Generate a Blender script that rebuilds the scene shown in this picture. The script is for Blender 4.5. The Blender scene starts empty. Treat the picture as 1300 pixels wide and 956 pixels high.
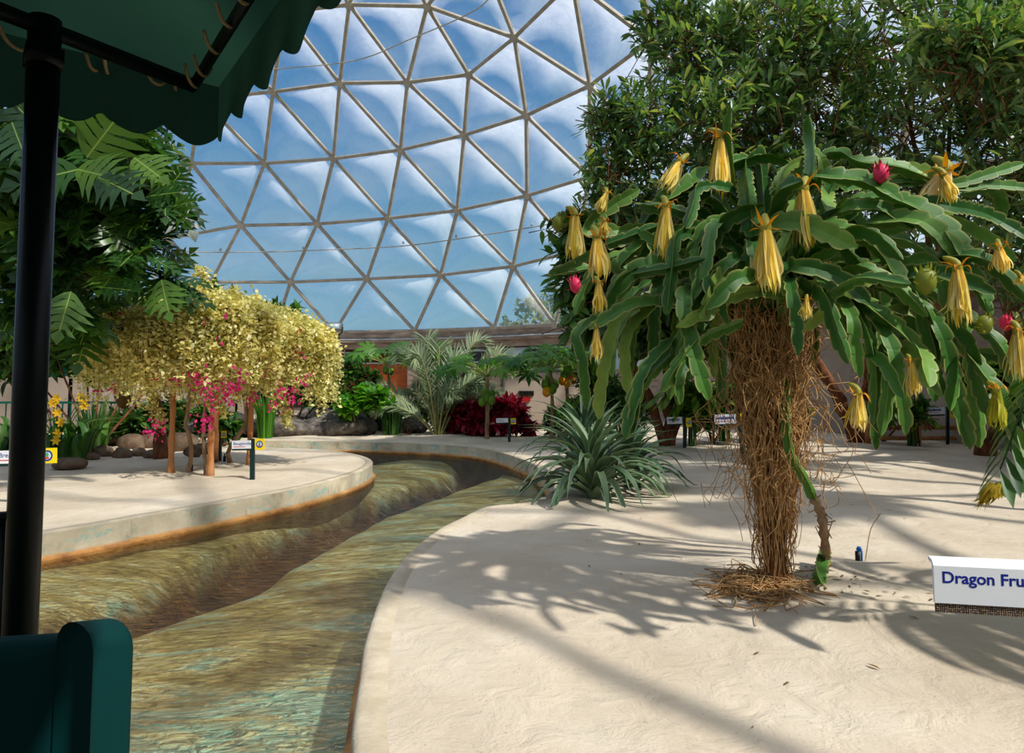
import bpy, bmesh, math, random
import numpy as np
rng = np.random.default_rng(11); random.seed(5)
S = bpy.context.scene; COL = S.collection
PI = math.pi
# ------------------------------------------------------------------ camera model
F = 870.0; CX, CY = 650.0, 433.0; TH = math.atan(57/870); HC = 1.3
def ray(px, py):
    u = (CY-py)/F
    return np.array([(px-CX)/F, math.cos(TH)-u*math.sin(TH), math.sin(TH)+u*math.cos(TH)])
CAM = np.array([0, 0, HC])
def G(px, py, z=0.0):
    d = ray(px, py); return CAM+d*((z-HC)/d[2])
def PD(px, py, Y):
    d = ray(px, py); return CAM+d*(Y/d[1])
def mpp(Y): return Y/F
# ------------------------------------------------------------------ materials
MATS = {}
def newmat(name):
    m = bpy.data.materials.new(name); m.use_nodes = True; nt = m.node_tree; nt.nodes.clear()
    out = nt.nodes.new('ShaderNodeOutputMaterial'); return m, nt, out
def N(nt, t, **kw):
    n = nt.nodes.new(t)
    for k, v in kw.items():
        if k.startswith('i_'): n.inputs[k[2:].replace('_', ' ')].default_value = v
        elif k.startswith('n_'): n.inputs[int(k[2:])].default_value = v
        else: setattr(n, k, v)
    return n
def C(h):  # srgb 0-255 -> linear
    r = []
    for c in h:
        c = c/255; r.append(c/12.92 if c < .04045 else ((c+.055)/1.055)**2.4)
    return (*r, 1)
def ramp(nt, fac, stops):
    r = N(nt, 'ShaderNodeValToRGB'); e = r.color_ramp.elements
    while len(e) < len(stops): e.new(.5)
    for k, (p, c) in enumerate(stops): e[k].position = p; e[k].color = c
    nt.links.new(fac, r.inputs[0]); return r.outputs[0]
def noise(nt, scale, detail=4, rough=.55, vec=None, dist=0):
    n = N(nt, 'ShaderNodeTexNoise'); n.inputs['Scale'].default_value = scale; n.inputs['Detail'].default_value = detail
    n.inputs['Roughness'].default_value = rough; n.inputs['Distortion'].default_value = dist
    if vec is not None: nt.links.new(vec, n.inputs['Vector'])
    return n.outputs['Fac']
def objco(nt, scale=None):
    t = N(nt, 'ShaderNodeTexCoord')
    if scale is None: return t.outputs['Object']
    m = N(nt, 'ShaderNodeMapping'); m.inputs['Scale'].default_value = scale
    nt.links.new(t.outputs['Object'], m.inputs[0]); return m.outputs[0]
def surf(name, cols, scale=6, rough=.7, bump=.0, bscale=None, spec=.3, metal=0, stretch=None, detail=5):
    if name in MATS: return MATS[name]
    m, nt, out = newmat(name); L = nt.links
    b = N(nt, 'ShaderNodeBsdfPrincipled'); b.inputs['Roughness'].default_value = rough
    b.inputs['Specular IOR Level'].default_value = spec; b.inputs['Metallic'].default_value = metal
    co = objco(nt, stretch or (1, 1, 1)); nf = noise(nt, scale, detail, .6, co)
    k = len(cols); st = [(.3+.4*i/max(1, k-1), C(c)) for i, c in enumerate(cols)]
    L.new(ramp(nt, nf, st), b.inputs['Base Color'])
    if bump:
        bp = N(nt, 'ShaderNodeBump'); bp.inputs['Strength'].default_value = bump; bp.inputs['Distance'].default_value = .03
        L.new(noise(nt, bscale or scale*3, 6, .65, co), bp.inputs['Height']); L.new(bp.outputs[0], b.inputs['Normal'])
    L.new(b.outputs[0], out.inputs[0]); MATS[name] = m; return m
def leafmat(name, cols, rough=.42, trans=.35, tcol=None, spec=.4, attr=None, acol=None, big=1.0):
    """foliage: colour varies per leaf, plus thin-leaf translucency"""
    if name in MATS: return MATS[name]
    m, nt, out = newmat(name); L = nt.links
    g = N(nt, 'ShaderNodeNewGeometry'); k = len(cols)
    c = ramp(nt, g.outputs['Random Per Island'], [(i/max(1, k-1), C(x)) for i, x in enumerate(cols)])
    nf = noise(nt, big, 3, .5, objco(nt))
    mx = N(nt, 'ShaderNodeMix', data_type='RGBA', blend_type='MULTIPLY'); mx.inputs[0].default_value = .6
    L.new(c, mx.inputs[6]); L.new(ramp(nt, nf, [(.3, (.62, .68, .6, 1)), (.7, (1.15, 1.1, 1.1, 1))]), mx.inputs[7])
    c = mx.outputs[2]
    if attr:
        a = N(nt, 'ShaderNodeAttribute', attribute_name='c')
        m2 = N(nt, 'ShaderNodeMix', data_type='RGBA')
        L.new(ramp(nt, a.outputs['Fac'], [(attr[0], (0, 0, 0, 1)), (attr[1], (1, 1, 1, 1))]), m2.inputs[0])
        L.new(c, m2.inputs[6]); m2.inputs[7].default_value = C(acol); c = m2.outputs[2]
    b = N(nt, 'ShaderNodeBsdfPrincipled'); b.inputs['Roughness'].default_value = rough
    b.inputs['Specular IOR Level'].default_value = spec; L.new(c, b.inputs['Base Color'])
    t = N(nt, 'ShaderNodeBsdfTranslucent')
    hs = N(nt, 'ShaderNodeMix', data_type='RGBA', blend_type='MULTIPLY'); hs.inputs[0].default_value = 1
    L.new(c, hs.inputs[6]); hs.inputs[7].default_value = tcol or (2.0, 2.0, .7, 1); L.new(hs.outputs[2], t.inputs[0])
    mix = N(nt, 'ShaderNodeMixShader'); mix.inputs[0].default_value = trans
    L.new(b.outputs[0], mix.inputs[1]); L.new(t.outputs[0], mix.inputs[2]); L.new(mix.outputs[0], out.inputs[0])
    MATS[name] = m; return m
# ------------------------------------------------------------------ mesh builder
class MB:
    def __init__(s): s.V = []; s.F = []; s.M = []; s.A = []; s.n = 0
    def add(s, V, Fc, mi=0, a=None):
        V = np.asarray(V, float).reshape(-1, 3); s.V.append(V)
        s.F.extend([tuple(int(i)+s.n for i in f) for f in Fc]); s.M.extend([mi]*len(Fc))
        s.A.append(np.zeros(len(V)) if a is None else np.asarray(a, float)); s.n += len(V)
    def addmany(s, T, Fc, mi=0, a=None):   # T (N,k,3)
        Nn, k, _ = T.shape
        if Nn == 0: return
        s.V.append(T.reshape(-1, 3)); 
        for fi in Fc:
            f = np.array(fi)[None, :]+(np.arange(Nn)*k)[:, None]+s.n
            s.F.extend(map(tuple, f.tolist()))
        s.M.extend([mi]*(Nn*len(Fc)))
        s.A.append(np.tile(np.zeros(k) if a is None else np.asarray(a, float), Nn)); s.n += Nn*k
    def build(s, name, mats, parent=None, smooth=True, origin=None):
        V = np.concatenate(s.V) if s.V else np.zeros((0, 3))
        o0 = np.zeros(3) if origin is None else np.asarray(origin, float)
        if parent is not None and origin is None: o0 = np.array(parent['_o']) if '_o' in parent.keys() else o0
        me = bpy.data.meshes.new(name); me.from_pydata((V-o0).tolist(), [], s.F)
        if not isinstance(mats, (list, tuple)): mats = [mats]
        for m in mats: me.materials.append(m)
        if len(mats) > 1: me.polygons.foreach_set('material_index', s.M)
        if smooth: me.polygons.foreach_set('use_smooth', [True]*len(me.polygons))
        A = np.concatenate(s.A) if s.A else np.zeros(0)
        if A.any():
            at = me.attributes.new('c', 'FLOAT', 'POINT'); at.data.foreach_set('value', A)
        me.update(); o = bpy.data.objects.new(name, me); COL.objects.link(o)
        if parent is not None:
            o.parent = parent
            if parent.type == 'EMPTY': pass
            else: pass
        elif origin is not None: o.location = o0
        return o
def tag(o, label=None, cat=None, group=None, kind=None):
    if label: o['label'] = label
    if cat: o['category'] = cat
    if group: o['group'] = group
    if kind: o['kind'] = kind
    return o
def thing(name, label, cat, loc, group=None, rz=0):
    o = bpy.data.objects.new(name, None); o.empty_display_size = .1; COL.objects.link(o)
    o.location = tuple(float(x) for x in loc); o.rotation_euler = (0, 0, rz)
    o['_o'] = [float(x) for x in loc]
    return tag(o, label, cat, group)
def structure(o): o['kind'] = 'structure'; return o
def sub(mb, name, mats, part, smooth=True):   # sub-part in the same space as its part (whose thing is at _o)
    o = mb.build(name, mats, None, smooth); o.parent = part; 
    r = part.parent
    if r is not None and '_o' in r.keys():
        off = np.array(r['_o'])
        co = np.empty(len(o.data.vertices)*3); o.data.vertices.foreach_get('co', co)
        co = co.reshape(-1, 3)-off; o.data.vertices.foreach_set('co', co.ravel())
    return o
def unit(v):
    v = np.asarray(v, float); n = np.linalg.norm(v, axis=-1, keepdims=True); return v/np.maximum(n, 1e-9)
def catmull(P, n):
    P = np.asarray(P, float)
    if len(P) == 2: return P[0]+(P[1]-P[0])*np.linspace(0, 1, n)[:, None]
    Q = np.vstack([2*P[0]-P[1], P, 2*P[-1]-P[-2]]); out = []
    for t in np.linspace(0, len(P)-1, n):
        i = min(int(t), len(P)-2); u = t-i; a, b, c, d = Q[i:i+4]
        out.append(.5*((2*b)+(-a+c)*u+(2*a-5*b+4*c-d)*u*u+(-a+3*b-3*c+d)*u**3))
    return np.array(out)
def frames(P, up=(0, 0, 1)):
    P = np.asarray(P, float); T = unit(np.gradient(P, axis=0)); up = np.array(up, float)
    s = np.cross(T[0], up)
    if np.linalg.norm(s) < .05: s = np.cross(T[0], [1, 0.2, 0])
    s = unit(s); A = [s]
    for t in T[1:]:
        s = unit(s-t*np.dot(s, t)); A.append(s)
    A = np.array(A); B = np.cross(A, T); return T, A, B
def tube(mb, P, R, n=6, mi=0, cap=True, a=None):
    P = np.asarray(P, float); k = len(P); R = np.broadcast_to(np.asarray(R, float), (k,))
    T, A, B = frames(P); th = np.arange(n)*2*PI/n
    V = P[:, None]+R[:, None, None]*(np.cos(th)[None, :, None]*A[:, None]+np.sin(th)[None, :, None]*B[:, None])
    Fc = [(i*n+j, i*n+(j+1) % n, (i+1)*n+(j+1) % n, (i+1)*n+j) for i in range(k-1) for j in range(n)]
    if cap: Fc += [tuple(range(n-1, -1, -1)), tuple((k-1)*n+j for j in range(n))]
    mb.add(V.reshape(-1, 3), Fc, mi, None if a is None else np.repeat(a, n))
def box(mb, c, d, rz=0, mi=0, bev=0):
    c = np.array(c, float); x, y, z = np.array(d, float)/2
    if bev:
        b = bev; pr = [(-x+b, -y), (x-b, -y), (x, -y+b), (x, y-b), (x-b, y), (-x+b, y), (-x, y-b), (-x, -y+b)]
        V = []
        for zz, s in ((-z, b), (-z+b, 0), (z-b, 0), (z, b)):
            for (px, py) in pr: V.append((px-np.sign(px)*s, py-np.sign(py)*s, zz))
        Fc = [tuple(range(7, -1, -1)), tuple(range(24, 32))]+[(i*8+j, i*8+(j+1) % 8, (i+1)*8+(j+1) % 8, (i+1)*8+j) for i in range(3) for j in range(8)]
        V = np.array(V)
    else:
        V = np.array([(sx*x, sy*y, sz*z) for sz in (-1, 1) for sy in (-1, 1) for sx in (-1, 1)])
        Fc = [(0, 2, 3, 1), (4, 5, 7, 6), (0, 1, 5, 4), (2, 6, 7, 3), (0, 4, 6, 2), (1, 3, 7, 5)]
    cz, sz_ = math.cos(rz), math.sin(rz); Rm = np.array([[cz, -sz_, 0], [sz_, cz, 0], [0, 0, 1]])
    mb.add(V@Rm.T+c, Fc, mi)
# leaf templates: x width, y length, z normal
def tpl_leaf(w, fold=.25, droop=.15, prof=(0, .75, 1, .8, 0), rows=None):
    k = len(prof); V = []; Fc = []; idx = []
    for i, p in enumerate(prof):
        y = i/(k-1); z = -droop*y*y
        if p == 0 or i in (0, k-1) and p < .02: idx.append([len(V)]); V.append((0, y, z))
        else:
            h = p*w/2; idx.append([len(V), len(V)+1, len(V)+2]); V += [(-h, y, z+fold*h), (0, y, z), (h, y, z+fold*h)]
    for a, b in zip(idx, idx[1:]):
        if len(a) == 1 and len(b) == 3: Fc += [(a[0], b[1], b[0]), (a[0], b[2], b[1])]
        elif len(a) == 3 and len(b) == 1: Fc += [(a[0], a[1], b[0]), (a[1], a[2], b[0])]
        else: Fc += [(a[0], a[1], b[1], b[0]), (a[1], a[2], b[2], b[1])]
    return np.array(V, float), Fc
LANCE = tpl_leaf(.24, .3, .12, (0, .8, 1, 0)); OVAL = tpl_leaf(.5, .25, .18, (0, .85, 1, .6, 0)); BLADE = tpl_leaf(.07, .4, .1, (.5, 1, 0))
CUP = tpl_leaf(.75, .5, -.25, (0, 1, 0)); STRAPL = tpl_leaf(.14, .4, .5, (.7, 1, .9, .7, 0)); DROOPO = tpl_leaf(.34, .2, .3, (0, .9, 1, .7, 0))
def tpl_lobed():
    V = [(0, 0, 0)]; Fc = []; K = 5; mid = [0]
    for i in range(1, K+2): V.append((0, i/(K+1)*.93, -.05*(i/(K+1))**2)); mid.append(len(V)-1)
    tip = len(V); V.append((0, 1.08, -.08))
    W = [.3, .46, .5, .43, .27]
    for sx in (-1, 1):
        for i in range(K):
            a, b = mid[i], mid[i+1]; y0 = V[a][1]+.03; y1 = V[b][1]
            w = W[i]; n0 = len(V)
            V += [(sx*.1, y0+.02, .02), (sx*w*.68, y0+.13, .05), (sx*w*1.12, y0+.27, -.04), (sx*w*.68, y1+.13, .05), (sx*.1, y1+.02, .02)]
            f1 = (a, n0, n0+1, n0+4, b); f2 = (n0+1, n0+2, n0+3, n0+4)
            if sx > 0: Fc += [f1, f2]
            else: Fc += [f1[::-1], f2[::-1]]
        Fc.append((mid[K], mid[K+1], tip) )
    Fc += []
    n0 = len(V); V += [(-.13, .93, .02), (.13, .93, .02)]
    Fc += [(mid[K], n0+1, tip, n0)]
    return np.array(V, float), Fc
LOBED = tpl_lobed(); LOBA = np.zeros(len(LOBED[0])); LOBA[:7] = 1
def tpl_palmate(n=8, deep=.42):
    V = [(0, 0, 0)]; Fc = []
    A = np.linspace(-150, 150, n)
    for k, a in enumerate(A):
        a = math.radians(a); L = 1-.25*abs(k-(n-1)/2)/((n-1)/2); d = np.array([math.sin(a), math.cos(a)]); e = np.array([d[1], -d[0]])
        n0 = len(V)
        for t, w in ((.35, .13), (.62, .15), (.8, .1)):
            for sg in (-1, 1):
                p = d*t*L+e*sg*w*L; V.append((p[0], p[1], -.22*t*t+.03))
        p = d*L; V.append((p[0], p[1], -.3))
        Fc += [(0, n0, n0+1), (n0, n0+2, n0+3, n0+1), (n0+2, n0+4, n0+5, n0+3), (n0+4, n0+6, n0+5)]
    return np.array(V, float), Fc
PALMATE = tpl_palmate()
def place(mb, tpl, pos, d, up, size, mi=0, a=None):
    """stamp the leaf at many positions: d length direction, up face normal hint"""
    V, Fc = tpl; pos = np.atleast_2d(pos); d = unit(d); up = np.broadcast_to(np.asarray(up, float), d.shape)
    x = np.cross(d, up); bad = np.linalg.norm(x, axis=1) < .05; x[bad] = np.cross(d[bad], [1, .3, 0]); x = unit(x); z = np.cross(x, d)
    size = np.broadcast_to(np.asarray(size, float), (len(pos),))
    T = pos[:, None]+size[:, None, None]*(V[None, :, 0:1]*x[:, None]+V[None, :, 1:2]*d[:, None]+V[None, :, 2:3]*z[:, None])
    mb.addmany(T, Fc, mi, a)
def rdir(n, up=0.0):
    v = rng.normal(size=(n, 3)); v = unit(v); v[:, 2] += up; return unit(v)
def ico(c, r, seed, amp=.2, sub_=3, mb=None, mi=0, flat=1.0, freq=2.2):
    bm = bmesh.new(); bmesh.ops.create_icosphere(bm, subdivisions=sub_, radius=1); bm.verts.ensure_lookup_table()
    V = np.array([v.co for v in bm.verts]); Fc = [tuple(v.index for v in f.verts) for f in bm.faces]; bm.free()
    g = np.random.default_rng(seed); D = np.zeros(len(V))
    for k in range(7):
        w = unit(g.normal(size=3))*freq*(1+.45*k); D += amp/(1+.55*k)*np.sin(V@w+g.uniform(0, 6))
    V = V*(1+D)[:, None]; V[:, 2] = np.where(V[:, 2] < 0, V[:, 2]*flat, V[:, 2])
    mb.add(V*np.array(r)+np.array(c), Fc, mi)

# ------------------------------------------------------------------ banks and terrain
OUT = [(-34, 17.6), (-22, 17.3), (-12, 17.0), (-6.6, 16.6), (-4.0, 16.3)]+[tuple(G(*p)[:2]) for p in ((500, 561.5), (560, 564), (600, 567), (629, 572), (655, 580), (676, 588), (688, 598))] + \
      [(.56, 9.5), (.5, 8.6), (.2, 7.8)]+[tuple(G(*p)[:2]) for p in ((620, 643), (590, 656), (560, 671), (530, 693), (507, 718), (488, 750), (470, 800), (461, 850))] + \
      [(-.50, 2.35), (-.05, 1.75), (.7, 1.2), (1.15, .5), (1.3, -.6), (.9, -2.4), (-1.5, -4), (-6, -4.6), (-14, -5), (-34, -5)]
INN = [tuple(G(*p)[:2]) for p in ((107, 668), (178, 655), (250, 643), (320, 630), (390, 616.5), (440, 603.5), (463, 595), (472.5, 587), (466, 581), (448, 576), (420, 572), (380, 569.5))]
INN = [(-34, -1.6), (-16, -.6), (-9, 1.9), (-6.3, 3.9), (-4.9, 5.2)]+INN+[(-6.2, 14.75), (-9, 14.9), (-16, 15.1), (-34, 15.4)]
OUT = catmull(np.c_[np.array(OUT), np.zeros(len(OUT))], 300); INN = catmull(np.c_[np.array(INN), np.zeros(len(INN))], 260)
def resample(P, n):
    s = np.r_[0, np.cumsum(np.linalg.norm(np.diff(P, axis=0), axis=1))]; t = np.linspace(0, s[-1], n)
    return np.c_[[np.interp(t, s, P[:, k]) for k in range(3)]].T
RD, CD = 21.0, None
def distcurve(XY, Cv):
    a = Cv[:-1, :2]; ab = Cv[1:, :2]-a; den = np.maximum(1e-9, (ab**2).sum(1)); out = []
    for c in range(0, len(XY), 4000):
        q_ = XY[c:c+4000, None]-a[None]; t = np.clip((q_*ab[None]).sum(2)/den, 0, 1); out.append(np.sqrt(((q_-t[..., None]*ab[None])**2).sum(2)).min(1))
    return np.concatenate(out)
DT = G(985, 735)
def sz(x, y):
    x = np.asarray(x, float); y = np.asarray(y, float)
    h = .030*np.sin(1.3*x+.7*y+1)*np.sin(.9*y-.6*x)+.022*np.sin(2.9*x-1.1*y)*np.sin(2.1*y+.5)+.008*np.sin(7*x+3*y)*np.sin(5*y-2*x)
    r2 = (x-DT[0]-.1)**2+(y-DT[1])**2
    return h+.09*np.exp(-r2/.35)
def szp(x, y):
    p = np.array([[float(x), float(y)]]); d = min(distcurve(p, OUT)[0], distcurve(p, INN)[0])
    return float(sz(x, y)*min(1, max(0, (d-.1)/.6)))
def GS(px, py):
    p = G(px, py)
    for _ in range(3): p = G(px, py, szp(p[0], p[1]))
    return p
def strips(name, A, B, ts, mat, flip=False):
    mb = MB(); n, k = len(A), len(ts); t = np.array(ts)[:, None, None]
    P = A[None]*(1-t)+B[None]*t; P = P.reshape(-1, 3)
    dd = np.minimum(distcurve(P[:, :2], OUT), distcurve(P[:, :2], INN)); w = np.clip((dd-.1)/.6, 0, 1); w = w*w*(3-2*w)
    P[:, 2] = sz(P[:, 0], P[:, 1])*w-.008*np.exp(-dd/.07)
    Fc = [(i*n+j, i*n+j+1, (i+1)*n+j+1, (i+1)*n+j) for i in range(k-1) for j in range(n-1)]
    if flip: Fc = [f[::-1] for f in Fc]
    mb.add(P, Fc); return structure(mb.build(name, mat))
# sand
def sandmat():
    m, nt, out = newmat('pale_sand'); L = nt.links; co = objco(nt)
    b = N(nt, 'ShaderNodeBsdfPrincipled'); b.inputs['Roughness'].default_value = .95; b.inputs['Specular IOR Level'].default_value = .1
    c = ramp(nt, noise(nt, 1.1, 6, .6, co), [(.3, C((196, 179, 156))), (.55, C((212, 197, 175))), (.75, C((224, 211, 192)))])
    sp = ramp(nt, noise(nt, 55, 3, .7, co), [(.28, C((120, 100, 82))), (.36, (1, 1, 1, 1))])
    mx = N(nt, 'ShaderNodeMix', data_type='RGBA', blend_type='MULTIPLY'); mx.inputs[0].default_value = .55
    L.new(c, mx.inputs[6]); L.new(sp, mx.inputs[7]); L.new(mx.outputs[2], b.inputs['Base Color'])
    b1 = N(nt, 'ShaderNodeBump'); b1.inputs['Strength'].default_value = .55; b1.inputs['Distance'].default_value = .05
    L.new(noise(nt, 4.5, 5, .6, co, .6), b1.inputs['Height'])
    b2 = N(nt, 'ShaderNodeBump'); b2.inputs['Strength'].default_value = .35; b2.inputs['Distance'].default_value = .012
    L.new(noise(nt, 60, 4, .7, co), b2.inputs['Height']); L.new(b1.outputs[0], b2.inputs['Normal']); L.new(b2.outputs[0], b.inputs['Normal'])
    L.new(b.outputs[0], out.inputs[0]); return m
SAND = sandmat()
CW = np.array([-10.16, 11.55]); RW = 20.1
def toring(P, c0, rad):
    d = unit(P[:, :2]-c0); o = P[:, :2]; 
    b = ((c0-CW)*d).sum(1); cc = ((c0-CW)**2).sum()-rad*rad; t = -b+np.sqrt(np.maximum(b*b-cc, 0))
    return np.c_[c0+d*t[:, None], np.zeros(len(P))]
c0 = np.array([-6.5, 7.5])
OR = resample(OUT, 420)
seg = resample(OUT, 420)
ts = list(np.r_[0, .006, .012, .02, .03, .04, .055, .07, .09, .11, .135, .16, .19, .22, .26, .3, .35, .4, .47, .55, .65, .76, .88, 1])
inside = np.linalg.norm(OR[:, :2]-CW, axis=1) < RW
ORI = OR[inside]
strips('ground_right', ORI, toring(ORI, c0, RW+.6), ts, SAND)
IR = resample(INN, 360); ii = np.linalg.norm(IR[:, :2]-CW, axis=1) < RW+.6; IRI = IR[ii]
tgt = np.c_[np.full(len(IRI), -31.0), np.interp(np.arange(len(IRI)), [0, len(IRI)-1], [IRI[0, 1], IRI[-1, 1]]), np.zeros(len(IRI))]
strips('ground_left', IRI, tgt, [0, .004, .01, .018, .028, .04, .055, .07, .09, .11, .14, .17, .21, .26, .32, .4, .5, .7, 1], SAND, True)
# curbs
def curbmat():
    m, nt, out = newmat('weathered_curb'); L = nt.links; co = objco(nt)
    b = N(nt, 'ShaderNodeBsdfPrincipled'); b.inputs['Roughness'].default_value = .8
    base = ramp(nt, noise(nt, 2.2, 7, .65, co), [(.3, C((150, 134, 108))), (.48, C((192, 176, 146))), (.7, C((214, 200, 172)))])
    teal = N(nt, 'ShaderNodeMix', data_type='RGBA')
    L.new(ramp(nt, noise(nt, 3.4, 8, .75, objco(nt, (1, 1, 3))), [(.52, (0, 0, 0, 1)), (.62, (.75, .75, .75, 1))]), teal.inputs[0]); L.new(base, teal.inputs[6]); teal.inputs[7].default_value = C((120, 176, 166))
    dark = N(nt, 'ShaderNodeMix', data_type='RGBA')
    L.new(ramp(nt, noise(nt, 1.3, 8, .8, objco(nt, (2, 2, .6))), [(.56, (0, 0, 0, 1)), (.7, (.75, .75, .75, 1))]), dark.inputs[0]); L.new(teal.outputs[2], dark.inputs[6]); dark.inputs[7].default_value = C((74, 62, 48))
    # tide mark: brown orange band near the water line
    sx = N(nt, 'ShaderNodeSeparateXYZ'); g = N(nt, 'ShaderNodeNewGeometry'); L.new(g.outputs['Position'], sx.inputs[0])
    mr = N(nt, 'ShaderNodeMapRange'); L.new(sx.outputs[2], mr.inputs[0]); mr.inputs[1].default_value = -.195; mr.inputs[2].default_value = -.212
    ad = N(nt, 'ShaderNodeMath', operation='MULTIPLY'); L.new(mr.outputs[0], ad.inputs[0]); ad.inputs[1].default_value = .95
    t = N(nt, 'ShaderNodeMix', data_type='RGBA'); L.new(ad.outputs[0], t.inputs[0]); L.new(dark.outputs[2], t.inputs[6])
    L.new(ramp(nt, noise(nt, 3, 6, .7, co), [(.3, C((120, 72, 30))), (.5, C((190, 130, 62))), (.7, C((214, 166, 96)))]), t.inputs[7])
    uw = N(nt, 'ShaderNodeMix', data_type='RGBA'); mr3 = N(nt, 'ShaderNodeMapRange'); L.new(sx.outputs[2], mr3.inputs[0]); mr3.inputs[1].default_value = -.285; mr3.inputs[2].default_value = -.34
    L.new(mr3.outputs[0], uw.inputs[0]); L.new(t.outputs[2], uw.inputs[6]); L.new(ramp(nt, noise(nt, 4, 6, .7, co), [(.3, C((58, 52, 26))), (.5, C((98, 88, 46))), (.7, C((134, 122, 70)))]), uw.inputs[7]); t = uw
    top = N(nt, 'ShaderNodeMix', data_type='RGBA'); mr2 = N(nt, 'ShaderNodeMapRange'); L.new(sx.outputs[2], mr2.inputs[0]); mr2.inputs[1].default_value = -.03; mr2.inputs[2].default_value = .0
    L.new(mr2.outputs[0], top.inputs[0]); L.new(t.outputs[2], top.inputs[6]); L.new(ramp(nt, noise(nt, 5, 5, .6, co), [(.35, C((186, 170, 144))), (.65, C((210, 195, 170)))]), top.inputs[7])
    L.new(top.outputs[2], b.inputs['Base Color'])
    bp = N(nt, 'ShaderNodeBump'); bp.inputs['Strength'].default_value = .5; bp.inputs['Distance'].default_value = .02
    L.new(noise(nt, 12, 6, .7, co), bp.inputs['Height']); L.new(bp.outputs[0], b.inputs['Normal']); L.new(b.outputs[0], out.inputs[0]); return m
CURB = curbmat()
def curb(name, P, side):
    P = resample(P, 500); T = unit(np.gradient(P, axis=0)); Nn = np.c_[-T[:, 1], T[:, 0], np.zeros(len(T))]*side   # Nn points to the water
    prof = [(-.16, -.05), (-.15, -.004), (-.02, .006), (0, .001), (.012, -.012), (.0, -.2), (.04, -.21), (.06, -.22), (.06, -.245), (.04, -.28), (.03, -1.4)]
    mb = MB(); n = len(P); V = np.concatenate([P+Nn*a+np.array([0, 0, z]) for a, z in prof])
    Fc = [(i*n+j, i*n+j+1, (i+1)*n+j+1, (i+1)*n+j) for i in range(len(prof)-1) for j in range(n-1)]
    if side > 0: Fc = [f[::-1] for f in Fc]
    mb.add(V, Fc); return structure(mb.build(name, CURB))
curb('trim_1', OUT, -1); curb('trim_2', INN, -1)
# channel bed
def bed():
    m, nt, out = newmat('mottled_channel_bed'); L = nt.links; co = objco(nt)
    b = N(nt, 'ShaderNodeBsdfPrincipled'); b.inputs['Roughness'].default_value = .8
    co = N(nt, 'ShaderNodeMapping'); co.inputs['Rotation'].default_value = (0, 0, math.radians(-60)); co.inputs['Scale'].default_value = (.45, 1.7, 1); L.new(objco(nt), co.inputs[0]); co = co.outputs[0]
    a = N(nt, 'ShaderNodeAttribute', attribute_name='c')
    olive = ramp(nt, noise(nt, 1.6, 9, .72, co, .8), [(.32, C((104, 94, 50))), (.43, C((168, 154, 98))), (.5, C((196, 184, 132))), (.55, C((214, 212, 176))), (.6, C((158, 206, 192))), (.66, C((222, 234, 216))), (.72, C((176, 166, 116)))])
    sp = ramp(nt, noise(nt, 9, 8, .8, co, .5), [(.34, C((110, 84, 44))), (.46, (.8, .78, .66, 1)), (.6, (1.5, 1.45, 1.25, 1))])  # algae specks, plus pale streaks painted in place of water caustics
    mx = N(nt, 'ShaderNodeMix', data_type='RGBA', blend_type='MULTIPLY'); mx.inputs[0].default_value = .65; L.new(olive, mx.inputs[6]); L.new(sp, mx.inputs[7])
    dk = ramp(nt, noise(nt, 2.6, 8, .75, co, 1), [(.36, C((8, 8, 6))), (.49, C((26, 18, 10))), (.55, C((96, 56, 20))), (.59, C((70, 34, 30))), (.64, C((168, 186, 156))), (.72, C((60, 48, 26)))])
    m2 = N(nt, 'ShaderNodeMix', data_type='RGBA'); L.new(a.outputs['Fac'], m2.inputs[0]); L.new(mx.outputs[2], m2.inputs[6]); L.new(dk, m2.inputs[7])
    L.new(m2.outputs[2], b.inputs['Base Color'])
    bp = N(nt, 'ShaderNodeBump'); bp.inputs['Strength'].default_value = .3; bp.inputs['Distance'].default_value = .04
    L.new(noise(nt, 6, 6, .7, co), bp.inputs['Height']); L.new(bp.outputs[0], b.inputs['Normal']); L.new(b.outputs[0], out.inputs[0]); return m
_m = [(-30, -3.2), (-16, -2.2), (-8, .1), (-5.6, 2.1), (-4.0, 3.6)]+[tuple(G(x, y, -.6)[:2]) for x, y in ((195, 796), (293, 747), (391, 698), (488, 654), (560, 630), (600, 615), (604, 602), (575, 590), (537, 581))]+[(-3.6, 15.2), (-6, 15.7), (-12, 15.9), (-30, 16.2)]
MID = catmull(np.c_[np.array(_m), np.zeros(len(_m))], 170)
xs = np.arange(-30, 2.2, .11); ys = np.arange(-5.6, 18.2, .11); X, Y = np.meshgrid(xs, ys); XY = np.c_[X.ravel(), Y.ravel()]
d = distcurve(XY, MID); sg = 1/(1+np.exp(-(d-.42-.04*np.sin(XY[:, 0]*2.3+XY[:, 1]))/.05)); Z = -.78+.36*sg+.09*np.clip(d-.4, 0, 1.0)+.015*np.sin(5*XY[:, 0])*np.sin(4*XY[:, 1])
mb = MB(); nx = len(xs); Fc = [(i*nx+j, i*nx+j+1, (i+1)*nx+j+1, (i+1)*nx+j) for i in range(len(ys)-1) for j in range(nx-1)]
mb.add(np.c_[XY, Z], Fc, 0, np.clip(1.7-sg*1.75, 0, 1)); structure(mb.build('floor_channel', bed()))
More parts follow.
